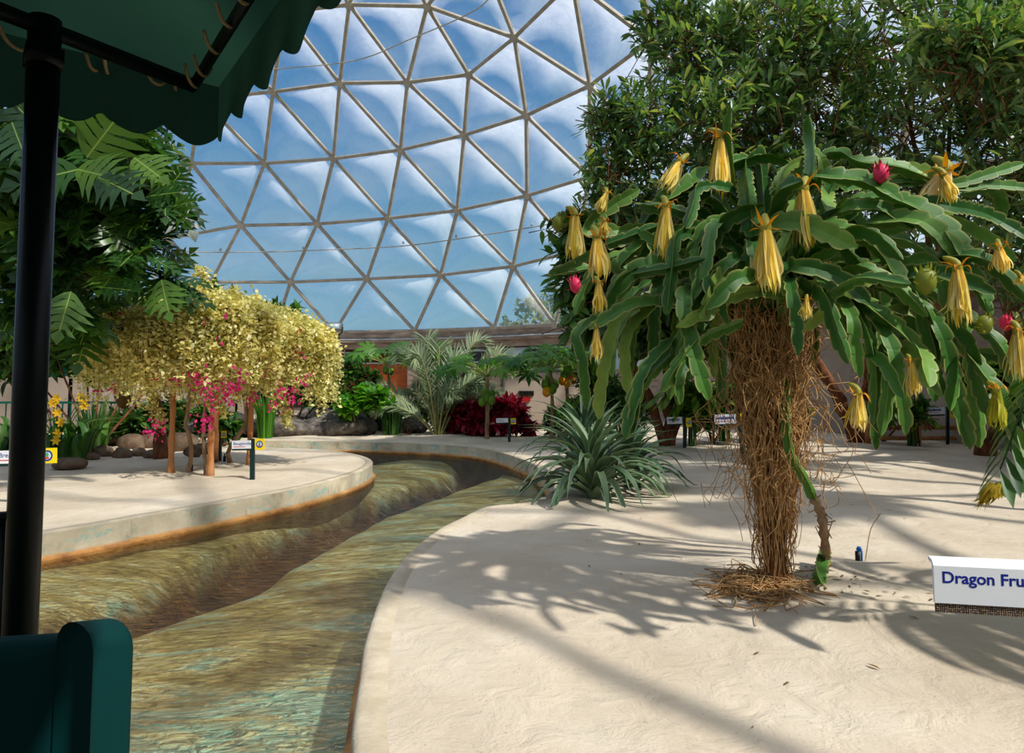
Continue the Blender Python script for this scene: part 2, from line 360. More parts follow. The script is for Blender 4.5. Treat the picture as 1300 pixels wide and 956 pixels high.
# water
def watermat():
    m, nt, out = newmat('clear_channel_water'); L = nt.links
    co = objco(nt, (1, 1, 1)); rt = N(nt, 'ShaderNodeMapping'); rt.inputs['Rotation'].default_value = (0, 0, math.radians(-35)); rt.inputs['Scale'].default_value = (1.0, 2.6, 1); L.new(co, rt.inputs[0])
    bp = N(nt, 'ShaderNodeBump'); bp.inputs['Strength'].default_value = 1; bp.inputs['Distance'].default_value = .055
    L.new(noise(nt, 6.5, 4, .6, rt.outputs[0], .9), bp.inputs['Height'])
    gl = N(nt, 'ShaderNodeBsdfGlossy'); gl.inputs['Roughness'].default_value = .03; gl.inputs[0].default_value = (.95, .97, 1, 1); L.new(bp.outputs[0], gl.inputs['Normal'])
    rf = N(nt, 'ShaderNodeBsdfRefraction'); rf.inputs['IOR'].default_value = 1.2; rf.inputs['Roughness'].default_value = 0; rf.inputs[0].default_value = (.93, .97, .9, 1); L.new(bp.outputs[0], rf.inputs['Normal'])
    tr = N(nt, 'ShaderNodeBsdfTransparent'); tr.inputs[0].default_value = (.92, .94, .86, 1)
    mA = N(nt, 'ShaderNodeMixShader'); mA.inputs[0].default_value = 1; L.new(rf.outputs[0], mA.inputs[1]); L.new(tr.outputs[0], mA.inputs[2])
    fr = N(nt, 'ShaderNodeFresnel'); fr.inputs[0].default_value = 1.4; L.new(bp.outputs[0], fr.inputs['Normal'])
    mx = N(nt, 'ShaderNodeMixShader'); L.new(fr.outputs[0], mx.inputs[0]); L.new(mA.outputs[0], mx.inputs[1]); L.new(gl.outputs[0], mx.inputs[2]); L.new(mx.outputs[0], out.inputs[0]); return m
mb = MB(); mb.add([(-29.5, -5.6, -.265), (2.1, -5.6, -.265), (2.1, 18.1, -.265), (-29.5, 18.1, -.265)], [(0, 1, 2, 3)])
o = mb.build('water', watermat(), smooth=False); tag(o, 'clear rippling water of the curving boat channel', 'water', kind='stuff')

# ------------------------------------------------------------------ geodesic dome
q = [-1.8983873065368395, 0.7197339052473657, -3.734196791662327, -0.4838288523261499, 0.14663426575449717, 0.541694053441884]
def rotv(w):
    w = np.array(w); th = np.linalg.norm(w); k = w/th; K = np.array([[0, -k[2], k[1]], [k[2], 0, -k[0]], [-k[1], k[0], 0]])
    return np.eye(3)+math.sin(th)*K+(1-math.cos(th))*K@K
C2W = np.array([[1, 0, 0], [0, math.sin(TH), math.cos(TH)], [0, -math.cos(TH), math.sin(TH)]])   # camera(x right,y down,z fwd)->world
RM = C2W@rotv(q[:3]); CC = CAM+RD*(C2W@np.array(q[3:]))
tt = math.atan(2)
def nb(k): a = 2*PI*k/5; return np.array([math.sin(tt)*math.cos(a), math.sin(tt)*math.sin(a), math.cos(tt)])
V0 = np.array([0, 0, 1.]); UP = [nb(k) for k in range(5)]; LO = [-nb(k) for k in range(5)]
def lo(k):  # lower ring vertex between UP[k] and UP[k+1]
    t_ = UP[k % 5]+UP[(k+1) % 5]; return max(LO, key=lambda v: float(v@t_))
FACES = []
for k in range(5):
    a, b, c, d_ = UP[k], UP[(k+1) % 5], lo(k), lo(k+1)
    FACES += [(V0, a, b), (a, c, b), (b, c, d_), (-V0, d_, c)]
NF = 8; vert = {}; VL = []; TRI = []
def gv(p):
    p = p/np.linalg.norm(p); key = tuple(np.round(p, 4)+0.0)
    if key not in vert: vert[key] = len(VL); VL.append(p)
    return vert[key]
fn = lambda t: math.sin(t*tt)
for A, B, Cc in FACES:
    g = {}
    for a in range(NF+1):
        for b in range(NF+1-a): g[a, b] = gv(fn((NF-a-b)/NF)*A+fn(a/NF)*B+fn(b/NF)*Cc)
    for a in range(NF):
        for b in range(NF-a):
            TRI.append((g[a, b], g[a+1, b], g[a, b+1]))
            if a+b < NF-1: TRI.append((g[a+1, b], g[a+1, b+1], g[a, b+1]))
VD = np.array(VL)@RM.T        # unit directions from dome centre, world
OBS = [(596, 94), (590, 171), (581, 267), (560, 349), (527, 422), (518, 104), (432, 105), (347, 116), (509, 190), (424, 201), (336, 207), (243, 207), (493, 277), (403, 284), (306, 286), (466, 354), (369, 358), (268, 358), (425, 423), (543, 7), (444, 5), (654, 47), (669, 146), (750, 108), (670, 248), (652, 338), (628, 415)]
src, dst = [], []
c_rel = (CC-CAM)
for (u, v) in OBS:
    d_ = unit(ray(u, v)); b_ = d_@c_rel; t_ = b_+math.sqrt(b_*b_-c_rel@c_rel+RD*RD); w_ = unit(CAM+d_*t_-CC)
    i_ = int(np.argmax(VD@w_)); src.append(VD[i_]); dst.append(w_-VD[i_])
src, dst = np.array(src), np.array(dst)
ang = np.arccos(np.clip(VD@src.T, -1, 1)); W = 1/(ang**3+1e-6); fall = np.exp(-(ang.min(1)/.45)**2)
VW = unit(VD+(W@dst)/W.sum(1)[:, None]*fall[:, None])*RD+CC
ZB = 3.82
RB = math.sqrt(RD**2-(ZB-CC[2])**2)
low = np.abs(VW[:, 2]-ZB) < .3; VW[low, 2] = ZB
def clipz(P, z):
    o = []
    for a, b in zip(P, P[1:]+P[:1]):
        ia, ib = a[2] >= z-1e-6, b[2] >= z-1e-6
        if ia: o.append(a)
        if ia != ib: t_ = (z-a[2])/(b[2]-a[2]); o.append(a+(b-a)*t_)
    return o
def panemat():
    m, nt, out = newmat('frosted_dome_pane'); L = nt.links; co = objco(nt)
    tr = N(nt, 'ShaderNodeBsdfTransparent'); tr.inputs[0].default_value = (.94, .97, 1, 1)
    tl = N(nt, 'ShaderNodeBsdfTranslucent'); tl.inputs[0].default_value = (1, .97, .9, 1)
    gl = N(nt, 'ShaderNodeBsdfGlossy'); gl.inputs['Roughness'].default_value = .15
    a = N(nt, 'ShaderNodeMixShader'); L.new(ramp(nt, noise(nt, 2.5, 9, .8, co), [(.35, (.28, .28, .28, 1)), (.7, (.42, .42, .42, 1))]), a.inputs[0]); L.new(tr.outputs[0], a.inputs[1]); L.new(tl.outputs[0], a.inputs[2])
    b = N(nt, 'ShaderNodeMixShader'); b.inputs[0].default_value = .04; L.new(a.outputs[0], b.inputs[1]); L.new(gl.outputs[0], b.inputs[2]); L.new(b.outputs[0], out.inputs[0]); return m
pm = MB(); edges = {}; nsub = 7
for (i, j, k) in TRI:
    P = [VW[i], VW[j], VW[k]]
    if max(p[2] for p in P) < ZB+.35: continue
    for e in ((i, j), (j, k), (k, i)): edges[tuple(sorted(e))] = 1
    nrm = unit(np.cross(P[1]-P[0], P[2]-P[0])); cen = (P[0]+P[1]+P[2])/3
    if nrm@(cen-CC) < 0: P = [P[0], P[2], P[1]]; nrm = -nrm
    if min(p[2] for p in P) < ZB-.05:
        o_ = clipz(P, ZB)
        if len(o_) >= 3: pm.add(o_, [tuple(range(len(o_)))])
        continue
    el = np.linalg.norm(P[1]-P[0]); idx = {}; V = []
    for a in range(nsub+1):
        for b in range(nsub+1-a):
            u, v = a/nsub, b/nsub; w = 1-u-v; h = (27*u*v*w)**.6*.19*el
            idx[a, b] = len(V); V.append(P[0]*w+P[1]*u+P[2]*v+nrm*h)
    Fc = []
    for a in range(nsub):
        for b in range(nsub-a):
            Fc.append((idx[a, b], idx[a+1, b], idx[a, b+1]))
            if a+b < nsub-1: Fc.append((idx[a+1, b], idx[a+1, b+1], idx[a, b+1]))
    pm.add(V, Fc)
ceil_o = structure(pm.build('ceiling', panemat()))
FRAME = surf('anodised_strut', [(150, 141, 130), (182, 173, 160)], 3, .5, spec=.5)
fm = MB(); used = set()
for (i, j) in edges:
    a, b = VW[i], VW[j]
    if a[2] < ZB and b[2] < ZB: continue
    if a[2] < ZB-.05 or b[2] < ZB-.05:
        if a[2] > b[2]: a, b = b, a
        a = a+(b-a)*(ZB-a[2])/(b[2]-a[2])
    d_ = b-a; L_ = np.linalg.norm(d_); t_ = d_/L_; up = unit((a+b)/2-CC); s_ = unit(np.cross(t_, up)); w, h = .062, .1
    c4 = [(-w, -h), (w, -h), (w, h*.2), (-w, h*.2)]
    V = [a+s_*x+up*y for x, y in c4]+[b+s_*x+up*y for x, y in c4]
    fm.add(V, [(0, 1, 5, 4), (1, 2, 6, 5), (2, 3, 7, 6), (3, 0, 4, 7)]); used |= {i, j}
    x0, y0 = .012, -h-.015   # centre groove cover strip
    V = [a+s_*x+up*y for x, y in ((-x0, y0), (x0, y0), (x0, -h), (-x0, -h))]+[b+s_*x+up*y for x, y in ((-x0, y0), (x0, y0), (x0, -h), (-x0, -h))]
    fm.add(V, [(0, 1, 5, 4), (1, 2, 6, 5), (3, 0, 4, 7)])
for i in used:
    if VW[i][2] < ZB-.02: continue
    up = unit(VW[i]-CC); tube(fm, [VW[i]-up*.13, VW[i]+up*.03], .15, 10)
structure(fm.build('ceiling_frame', FRAME, smooth=False))
# lightning / sprinkler lines slung under the dome
def domept(px, py, inset=.35):
    d_ = unit(ray(px, py)); b_ = d_@c_rel; r = RD-inset; return CAM+d_*(b_+math.sqrt(b_*b_-c_rel@c_rel+r*r))
cb = MB(); tube(cb, catmull([domept(*p) for p in ((255, 95), (345, 88), (450, 77), (520, 50), (594, 18), (625, -6), (660, -50))], 40), .022, 5)
tag(cb.build('sprinkler_line', FRAME), 'thin pipe slung across the upper dome, rising to the right', 'pipe')
cb = MB(); tube(cb, catmull([domept(*p) for p in ((150, 308), (230, 319), (330, 320), (420, 317), (515, 312), (610, 299), (700, 284), (800, 262))], 50), .024, 5)
for px, py in ((280, 317), (385, 315), (512, 308), (579, 300), (675, 285)): box(cb, domept(px, py), (.07, .07, .1))
tag(cb.build('sprinkler_line', FRAME), 'thin level pipe with small nozzles across the lower dome', 'pipe')

# ------------------------------------------------------------------ ring wall
BEIGE = surf('beige_panel', [(150, 134, 120), (170, 154, 138)], 1.5, .8, .1)
BEAM = surf('taupe_beam', [(120, 100, 88), (150, 130, 116), (168, 150, 134)], 2, .7, .2, stretch=(1, 1, 4))
PIPE = surf('galvanised_pipe', [(150, 156, 158), (190, 194, 194)], 4, .35, metal=.3)
DARKG = surf('dark_glass', [(18, 16, 15), (34, 28, 24)], 2, .15, spec=.6)
WOOD = surf('orange_wood_panel', [(128, 58, 16), (172, 88, 30)], 3, .5, .1, stretch=(1, 1, 6))
GLASSB = surf('pale_blue_glass', [(150, 172, 186), (186, 204, 214)], 1, .1, spec=.8)
CC2 = CC[:2]
def polar(a, r, z): return np.array([CC2[0]+r*math.cos(a), CC2[1]+r*math.sin(a), z])
def azof(p): return math.atan2(p[1]-CC2[1], p[0]-CC2[0])
def ringhit(px):
    d_ = ray(px, 480); d_ = unit(d_[:2]); b_ = d_@CC2; return azof(d_*(b_+math.sqrt(b_*b_-CC2@CC2+RB*RB)))
a1, a2, a3 = ringhit(425), ringhit(527), ringhit(628); DA = (a1-a3)/2
NB = int(round(2*PI/DA)); DA2 = DA
angs = [a1-DA2*k for k in range(NB+1)]
ww = MB()
def arcbox(mb, aa, ab, r0, r1, z0, z1, mi=0, n=3):
    A = np.linspace(aa, ab, n+1); V = []
    for a in A: V += [polar(a, r0, z0), polar(a, r1, z0), polar(a, r1, z1), polar(a, r0, z1)]
    Fc = [(i*4+j, i*4+(j+1) % 4, (i+1)*4+(j+1) % 4, (i+1)*4+j) for i in range(n) for j in range(4)]+[(3, 2, 1, 0), tuple(n*4+j for j in range(4))]
    mb.add(V, Fc, mi)
arcbox(ww, 0, 2*PI, RB+.25, RB+.45, -1.4, 3.1, 0, 120)
structure(ww.build('wall_ring', BEIGE, smooth=False))
bb = MB(); arcbox(bb, 0, 2*PI, RB-.12, RB+.3, 3.42, ZB+.02, 0, 120); arcbox(bb, 0, 2*PI, RB-.02, RB+.3, 3.0, 3.42, 0, 120); arcbox(bb, 0, 2*PI, RB-.28, RB-.1, 3.3, 3.36, 0, 120)
structure(bb.build('beam_ring', BEAM, smooth=False))
pp = MB(); A = np.linspace(0, 2*PI, 160); tube(pp, [polar(a, RB-.26, 3.42) for a in A], .045, 6)
for k, a in enumerate(angs): tube(pp, [polar(a-.01, RB-.26, 3.4), polar(a-.01, RB-.1, 3.25)], .03, 5)
tag(pp.build('ring_pipe', PIPE), 'pale metal pipe running along the beam under the dome', 'pipe')
for k, a in enumerate(angs):
    if not (-.6 < a < 2.6 or k in (0,)): continue
    cm = MB(); arcbox(cm, a-.016, a+.016, RB-.1, RB+.3, -.05, 3.02, 0, 1)
    structure(cm.build('column_%d' % (k+1), BEAM, smooth=False))
def bay(name, i, z0, z1, mat, frac=(0, 1), r=.18):
    m_ = MB(); aa = a1-DA2*(i+frac[0]); ab = a1-DA2*(i+frac[1]); arcbox(m_, ab, aa, RB+r, RB+.3, z0, z1, 0, 2); return structure(m_.build(name, mat, smooth=False))
def mull(name, i, zz, rr=.1):
    m_ = MB(); aa = a1-DA2*(i+1); ab = a1-DA2*i
    for z in zz: arcbox(m_, aa+.017, ab-.017, RB+rr, RB+rr+.08, z-.03, z+.03, 0, 2)
    for a in (aa+.02, ab-.02): arcbox(m_, a-.0015, a+.0015, RB+rr, RB+rr+.08, .0, 3.0, 0, 1)
    return structure(m_.build(name, PIPE, smooth=False))
bay('window_1', 0, .3, 2.35, WOOD); bay('window_2', 0, 2.35, 3.0, surf('dark_wood', [(70, 30, 12), (92, 44, 18)], 3, .5)); mull('trim_3', 0, (2.35, 2.85))
bay('window_3', 1, .3, 3.0, DARKG); mull('trim_4', 1, (2.35, 2.85)); bay('window_4', -1, .3, 3.0, DARKG); mull('trim_5', -1, (2.35,))
bay('window_5', 2, 1.95, 2.95, GLASSB, (.05, .35)); bay('window_6', 2, 1.95, 2.95, DARKG, (.36, .95)); bay('window_7', 3, 1.95, 2.95, GLASSB, (.05, .9)); mull('trim_6', 2, (2.0, 2.9))
bay('door_1', 2, .1, 1.85, surf('beige_door', [(138, 122, 108), (156, 140, 126)], 2, .7), (.45, .8), .12)
# ground outside the dome
mb = MB(); A = np.linspace(0, 2*PI, 65)[:-1]; V = [polar(a, RB+.3, -.4) for a in A]+[polar(a, 400, -.4) for a in A]
mb.add(V, [(i, (i+1) % 64, 64+(i+1) % 64, 64+i) for i in range(64)]); structure(mb.build('ground_outside', surf('outside_grass', [(60, 84, 40), (96, 112, 60)], .3, .9)))

# ------------------------------------------------------------------ shared plant materials
BARK = surf('red_brown_bark', [(64, 36, 22), (112, 66, 40), (140, 92, 60)], 8, .85, .6, 20, stretch=(1, 1, .35))
BARKL = surf('pale_bark', [(120, 92, 66), (168, 140, 108)], 10, .85, .6, 24, stretch=(1, 1, .4))
STAKE = surf('orange_stake', [(158, 96, 52), (190, 130, 80), (176, 128, 88)], 9, .7, .4, 20, stretch=(1, 1, .3))
G_DARK = leafmat('dark_glossy_leaf', [(34, 60, 28), (54, 88, 40), (74, 112, 50), (98, 132, 60)], .38, .3, big=.6)
G_WILLOW = leafmat('willow_green_leaf', [(50, 84, 48), (70, 108, 62), (94, 130, 76), (122, 152, 92), (168, 178, 104)], .33, .25, big=.5, spec=.65)
G_BREAD = leafmat('breadfruit_leaf', [(30, 62, 30), (42, 78, 38), (58, 98, 42), (92, 126, 48)], .35, .32, big=.4, spec=.55, attr=(.86, .97), acol=(150, 172, 84))
G_BRIGHT = leafmat('bright_leaf', [(52, 110, 28), (84, 148, 40), (120, 172, 52)], .45, .4)
G_MID = leafmat('mid_green_leaf', [(36, 74, 30), (60, 104, 42), (96, 136, 56)], .45, .35)
def trunk(mb, pts, r0, r1, n=10, wob=.03, k=16):
    P = catmull(pts, k); P[1:-1] += rng.normal(size=(k-2, 3))*wob*np.array([1, 1, .2])
    R = np.linspace(r0, r1, k)*(1+.12*np.sin(np.arange(k)*1.7)); R[0] *= 1.25; tube(mb, P, R, n)
def tips_in(blobs, n, shell=.55):
    """sample twig tips inside crown blobs (c, r), biased to the surface; returns pos, outward"""
    w = np.array([b[1][0]*b[1][2] for b in blobs]); w = w/w.sum(); ch = rng.choice(len(blobs), n, p=w); P = []; O = []
    for i in ch:
        c, r = blobs[i]; d_ = unit(rng.normal(size=3)); rad = shell+(1-shell)*rng.random()**.6
        P.append(np.array(c)+d_*np.array(r)*rad); O.append(d_)
    return np.array(P), np.array(O)
def twigs(fol, wood, pos, out, L, nl, size, tpl, upb=.3, droop=0, spread=.9, both=0):
    """each twig is a short branchlet with leaves spiralling along it"""
    n = len(pos); d_ = unit(out+rng.normal(size=(n, 3))*.5+np.array([0, 0, upb])); t = np.linspace(.1, 1, nl)
    base = pos-d_*L
    for k in range(nl):
        p = base+d_*L*t[k]+np.array([0, 0, -droop])*t[k]**2; r = rng.normal(size=(n, 3)); r -= d_*(r*d_).sum(1)[:, None]; r = unit(r)
        ld = unit(d_*(.35+.6*t[k])+r*spread+np.array([0, 0, -droop*1.5])); place(fol, tpl, p, ld, np.array([0, 0, 1.])+rng.normal(size=(n, 3))*.35, size*rng.uniform(.7, 1.15, n))
    if wood is not None:
        for i in range(n): tube(wood, [base[i]-d_[i]*L*.7, base[i]+d_[i]*L*.9], [.012, .004], 3, cap=False)
def bl(px, py, Y, rx, rz=None, ry=None):   # blob by photo place, depth and half-size in photo pixels
    rz = rz or rx; m_ = mpp(Y); ry = ry or rx; return (PD(px, py, Y), (rx*m_, ry*m_, rz*m_))
def limbs(wood, root, blobs, r=.05):
    for c, rr in blobs:
        c = np.array(c); m_ = (np.array(root)*.45+c*.55)+rng.normal(size=3)*.15; trunk(wood, [root, m_, c], r, r*.25, 6, .03, 9)
def tree(name, label, cat, base, stems, crown_root, blobs, n, leaf, fmat, bmat, L=.45, nl=12, size=.26, group=None, r0=.13, upb=.3, droop=0, shell=.5, spread=.9):
    t_ = thing(name, label, cat, base, group); w = MB(); f = MB()
    for st, ra, rb in stems: trunk(w, [base+np.array([0, 0, -.1])]+st, ra, rb, 10, .02, 18)
    tr_ = w.build('trunk', bmat, t_); w2 = MB(); limbs(w2, crown_root, blobs, r0*.4)
    P, O = tips_in(blobs, n, shell); twigs(f, w2, P, O, L, nl, size, leaf, upb, droop, spread)
    w2.build('branches', bmat, t_); f.build('foliage', fmat, t_); return t_

# --- big willow-leaved trees behind on the right
b1 = GS(1090, 561); r1 = PD(1015, 400, 12.6)
tree('willow_leaf_tree', 'large willow-leaved tree with trunk leaning left behind the dragon fruit', 'tree', b1,
     [([PD(1062, 500, b1[1]-.3), PD(1020, 430, b1[1]-1), r1], .16, .09), ([PD(1098, 500, b1[1]), PD(1110, 400, 13.4), PD(1100, 300, 13)], .11, .06)], r1,
     [bl(880, 70, 12, 80), bl(985, 45, 12, 105), bl(820, 165, 12, 72, 62), bl(920, 175, 11.6, 100), bl(1035, 130, 11.6, 110), bl(780, 225, 12, 52, 70), bl(850, 270, 12, 80, 60), bl(1000, 250, 11.6, 110, 80), bl(770, 145, 12, 42, 40), bl(845, 25, 12, 50)],
     1060, LANCE, G_WILLOW, BARK, .5, 13, .27, shell=.35)
b3 = GS(1252, 580); r3 = PD(1190, 380, 11.5)
tree('willow_leaf_tree', 'large willow-leaved tree on a forked orange-brown trunk at far right', 'tree', b3,
     [([PD(1232, 520, b3[1]), PD(1208, 430, b3[1]-.6), r3], .13, .08), ([PD(1266, 530, b3[1]+.2), PD(1280, 460, b3[1]), PD(1285, 350, 10.2)], .13, .08)], r3,
     [bl(1120, 40, 11, 105), bl(1230, 50, 10, 110), bl(1300, 90, 9.6, 110), bl(1150, 160, 10.6, 100), bl(1260, 175, 10.6, 105), bl(1310, 230, 9.4, 100), bl(1180, 265, 11, 100, 70), bl(1285, 320, 9.8, 90)],
     720, LANCE, G_WILLOW, BARK, .46, 13, .25, shell=.35)
bA = GS(846, 566); rA = PD(800, 420, bA[1]-.4)
tree('mango_tree', 'dark-leaved tree with several slanting stems behind the spiky rosette', 'tree', bA,
     [([PD(822, 500, bA[1]), PD(800, 455, bA[1]-.2), rA], .12, .07), ([PD(850, 500, bA[1]), PD(852, 430, bA[1]), PD(850, 360, bA[1])], .11, .07), ([PD(866, 520, bA[1]), PD(872, 450, bA[1]), PD(900, 360, bA[1])], .1, .06)], rA,
     [bl(735, 330, 13.2, 42, 60), bl(760, 395, 13.2, 52, 52), bl(820, 360, 13.4, 80, 70), bl(850, 430, 13.5, 60, 30), bl(900, 380, 13.5, 70, 60), bl(728, 290, 13.2, 30, 30), bl(800, 290, 13.4, 70, 50), bl(960, 330, 13.4, 80, 70)],
     760, DROOPO, G_DARK, BARK, .4, 10, .36, upb=.1, droop=.12, shell=.35)
# tree standing just beyond the right edge of the view; its shade lies on the sand
bR = np.array([7.2, 6.2, 0.0])
tree('willow_leaf_tree', 'broad willow-leaved tree at the far right edge, shading the sand', 'tree', bR,
     [([bR+[-.1, 0, 1.5], bR+[-.5, .2, 3], bR+[-.9, .3, 4.2]], .16, .1)], bR+[-.9, .3, 4.2],
     [((6.2, 4.3, 4.9), (1.0, .6, .5)), ((7.0, 4.6, 4.8), (1.0, .6, .5)), ((7.1, 5.4, 4.7), (.9, .7, .5)), ((6.7, 7.6, 5.2), (1.1, .8, .6)), ((7.1, 6.8, 4.8), (1.0, .6, .6)), ((6.0, 8.6, 5.6), (1.0, .8, .6)), ((6.4, 5.9, 5.0), (.9, .6, .5))], 760, LANCE, G_WILLOW, BARK, .45, 12, .26, shell=.2)

# --- breadfruit tree on the left
bB = GS(206, 582); rB = PD(120, 330, 10.5)
t_ = thing('breadfruit_tree', 'breadfruit tree with huge lobed glossy leaves at left', 'tree', bB); w = MB(); f = MB()
trunk(w, [bB+[0, 0, -.1], PD(200, 530, bB[1]), PD(180, 470, bB[1]-.8), PD(140, 400, bB[1]-2), rB], .12, .08, 10, .02, 18)
trunk(w, [rB, PD(60, 250, 8.6), PD(28, 236, 8.4), PD(-20, 262, 8.3)], .06, .04, 8, .02, 12); trunk(w, [rB, PD(60, 290, 8.7), PD(20, 284, 8.6), PD(-30, 268, 8.5)], .05, .03, 8, .02, 12)
trunk(w, [rB, PD(150, 270, 9), PD(180, 220, 8.6)], .06, .02, 8, .02, 10); trunk(w, [rB, PD(110, 240, 9), PD(120, 140, 8.6)], .06, .02, 8, .02, 10)
w.build('trunk', BARK, t_)
blobs = [bl(30, 170, 8, 60), bl(120, 190, 8.2, 70, 60), bl(60, 250, 8.6, 80, 60), bl(170, 240, 8.8, 42, 60), bl(130, 300, 8.8, 70, 60), bl(30, 340, 8.8, 70, 60), bl(170, 350, 9.2, 42, 40), bl(90, 390, 9.4, 80, 40), bl(0, 120, 7.6, 60, 60), bl(120, 130, 8.4, 70, 40), bl(-50, 230, 8.6, 70, 100)]
P, O = tips_in(blobs, 150, .45)
for k in range(5):
    d_ = unit(O*.6+rng.normal(size=O.shape)*.8+np.array([0, 0, -.15])); place(f, LOBED, P+d_*.05, d_, np.array([0, -.25, 1.])+rng.normal(size=O.shape)*.3, rng.uniform(.42, .68, len(P)), a=LOBA)
for (px, py, ang_, L_, Y_, nz) in ((100, 215, 200, .75, 7.3, .25), (98, 215, -15, .62, 7.2, .25), (125, 225, -25, .6, 7.1, .4), (185, 250, 5, .6, 7.8, .8), (220, 262, 10, .4, 7.9, .5), (205, 355, -70, .55, 8.4, -.6), (130, 365, -5, .5, 8.2, .9), (90, 370, -95, .6, 8, -.5), (15, 155, -60, .6, 7, .1), (45, 160, 130, .55, 7.1, .1), (110, 200, 45, .8, 7.4, -.5), (170, 200, -35, .55, 7.6, .3)):
    a = math.radians(ang_); d_ = np.array([[math.cos(a), -.25, math.sin(a)]]); place(f, LOBED, PD(px, py, Y_), d_, np.array([[.2, -.9, nz]]), L_, a=LOBA)
f.build('foliage', G_BREAD, t_)
jf = MB(); c_ = PD(157, 498, 12.0); ico(c_, (.15, .15, .3), 4, .04, 3, jf); tube(jf, [c_+[0, 0, .28], c_+[.05, .1, .9]], .02, 5)
tag(jf.build('fruit', surf('brown_fruit', [(92, 66, 28), (124, 92, 44)], 20, .8, .6, 60), t_), 'large brown hanging fruit')
# ------------------------------------------------------------------ variegated bougainvillea standards
G_VAR = leafmat('variegated_leaf', [(218, 208, 126), (240, 232, 160), (250, 244, 196), (160, 166, 84), (246, 238, 174), (226, 214, 132)], .5, .35, (1.5, 1.4, .8, 1), big=1.2)
PINK = leafmat('pink_bract', [(214, 40, 120), (236, 70, 150), (200, 30, 96)], .6, .45, (1.2, .6, 1, 1))
GH = [(255, 428, 232, 430)]
def boug(label, base_px, stems, crown, pinks, nsp, seed, extra=()):
    nsp = int(nsp*1.35)
    b_ = GS(*base_px); t_ = thing('bougainvillea', label, 'bougainvillea', b_, 'variegated bougainvilleas on the round sand bank'); w = MB()
    Yc = b_[1]
    for (pts, r0_, mat_, nm) in stems:
        w = MB(); P0 = GS(*pts[0]); trunk(w, [P0+[0, 0, -.05]]+[PD(x, y, Yc) for x, y in pts[1:]], r0_, r0_*.7, 8, (.003 if mat_ is STAKE else .009), 14); w.build(nm, mat_, t_)
    cx_, cy_, rx_, ry_ = crown; top = PD(cx_, cy_, Yc); m_ = mpp(Yc); f = MB(); fl = MB(); wd = MB(); g = np.random.default_rng(seed)
    tipsP = []
    def spray(P, dens, sz_):
        n = int(dens*sum(np.linalg.norm(np.diff(P, axis=0), axis=1))/.1); tt_ = g.uniform(.12, 1, n)*(len(P)-1); i0 = np.minimum(tt_.astype(int), len(P)-2); u = (tt_-i0)[:, None]
        p = P[i0]*(1-u)+P[i0+1]*u; p += g.normal(size=p.shape)*.05; T_ = unit(P[i0+1]-P[i0])
        place(f, CUP, p, unit(T_*.5+g.normal(size=p.shape)*.9), np.array([0, -.1, 1.])+g.normal(size=p.shape)*.5, sz_*g.uniform(.6, 1.2, n))
    for k in range(nsp):
        a = g.uniform(0, 2*PI); q_ = g.uniform(.35, 1.05); h = g.uniform(.1, .45); ed = top+np.array([math.cos(a)*rx_*m_*q_, math.sin(a)*rx_*m_*q_*.8, 0])
        st = top+np.array([math.cos(a)*rx_*m_*q_*.15, math.sin(a)*rx_*m_*.12*q_, -.45*ry_*m_]); md = st*.45+ed*.55; md[2] = top[2]+h*ry_*m_*1.6*(1.15-q_*.75)
        e2 = ed.copy(); e2[2] = top[2]-ry_*m_*g.uniform(.2, 1.55)*(.5+.5*q_); P = catmull([st, md, (ed*.8+e2*.2)+[0, 0, .12*ry_*m_], e2], 18)
        spray(P, 11, .072); tube(wd, P, np.linspace(.011, .003, 18), 3, cap=False); tipsP.append(e2)
    for pts in extra:
        P = catmull([PD(x, y, Yc) for x, y in pts], 20); 
        for _ in range(3): spray(P, 11, .072)
        tube(wd, P, .006, 3, cap=False)
    wd.build('branches', BARKL, t_); fo = f.build('foliage', G_VAR, t_)
    for (px, py, r, n) in pinks:
        c_ = PD(px, py, Yc-.75*rx_*m_*math.sqrt(max(.1, 1-((px-cx_)/rx_/1.05)**2))); n = int(n*1.1); p = c_+g.normal(size=(n, 3))*r*m_*.6
        place(fl, CUP, p, unit(g.normal(size=(n, 3))), g.normal(size=(n, 3)), .062)
    fb = fl.build('blossoms', PINK, t_); tag(fb, 'bright pink blossoms'); return t_
boug('yellow-variegated bougainvillea at left, crooked pale trunk beside an orange stake', (240, 599),
     [([(217, 601), (219, 540), (221, 440)], .05, STAKE, 'support_stake'), ([(240, 599), (242, 575), (238, 530), (244, 480), (230, 440)], .035, BARKL, 'trunk')], (212, 420, 98, 66),
     [(200, 545, 9, 26), (188, 548, 6, 12), (142, 492, 5, 7), (125, 498, 3, 4), (154, 394, 4, 4), (183, 393, 3, 4), (210, 415, 3, 4), (237, 424, 5, 8), (228, 480, 9, 16), (205, 478, 4, 4), (258, 485, 8, 14), (139, 424, 3, 4), (196, 481, 3, 4)], 210, 1,
     [[(190, 410), (150, 420), (120, 442)], [(170, 430), (145, 455), (133, 490)], [(200, 470), (195, 510), (205, 540)], [(235, 370), (255, 345), (258, 352)]])
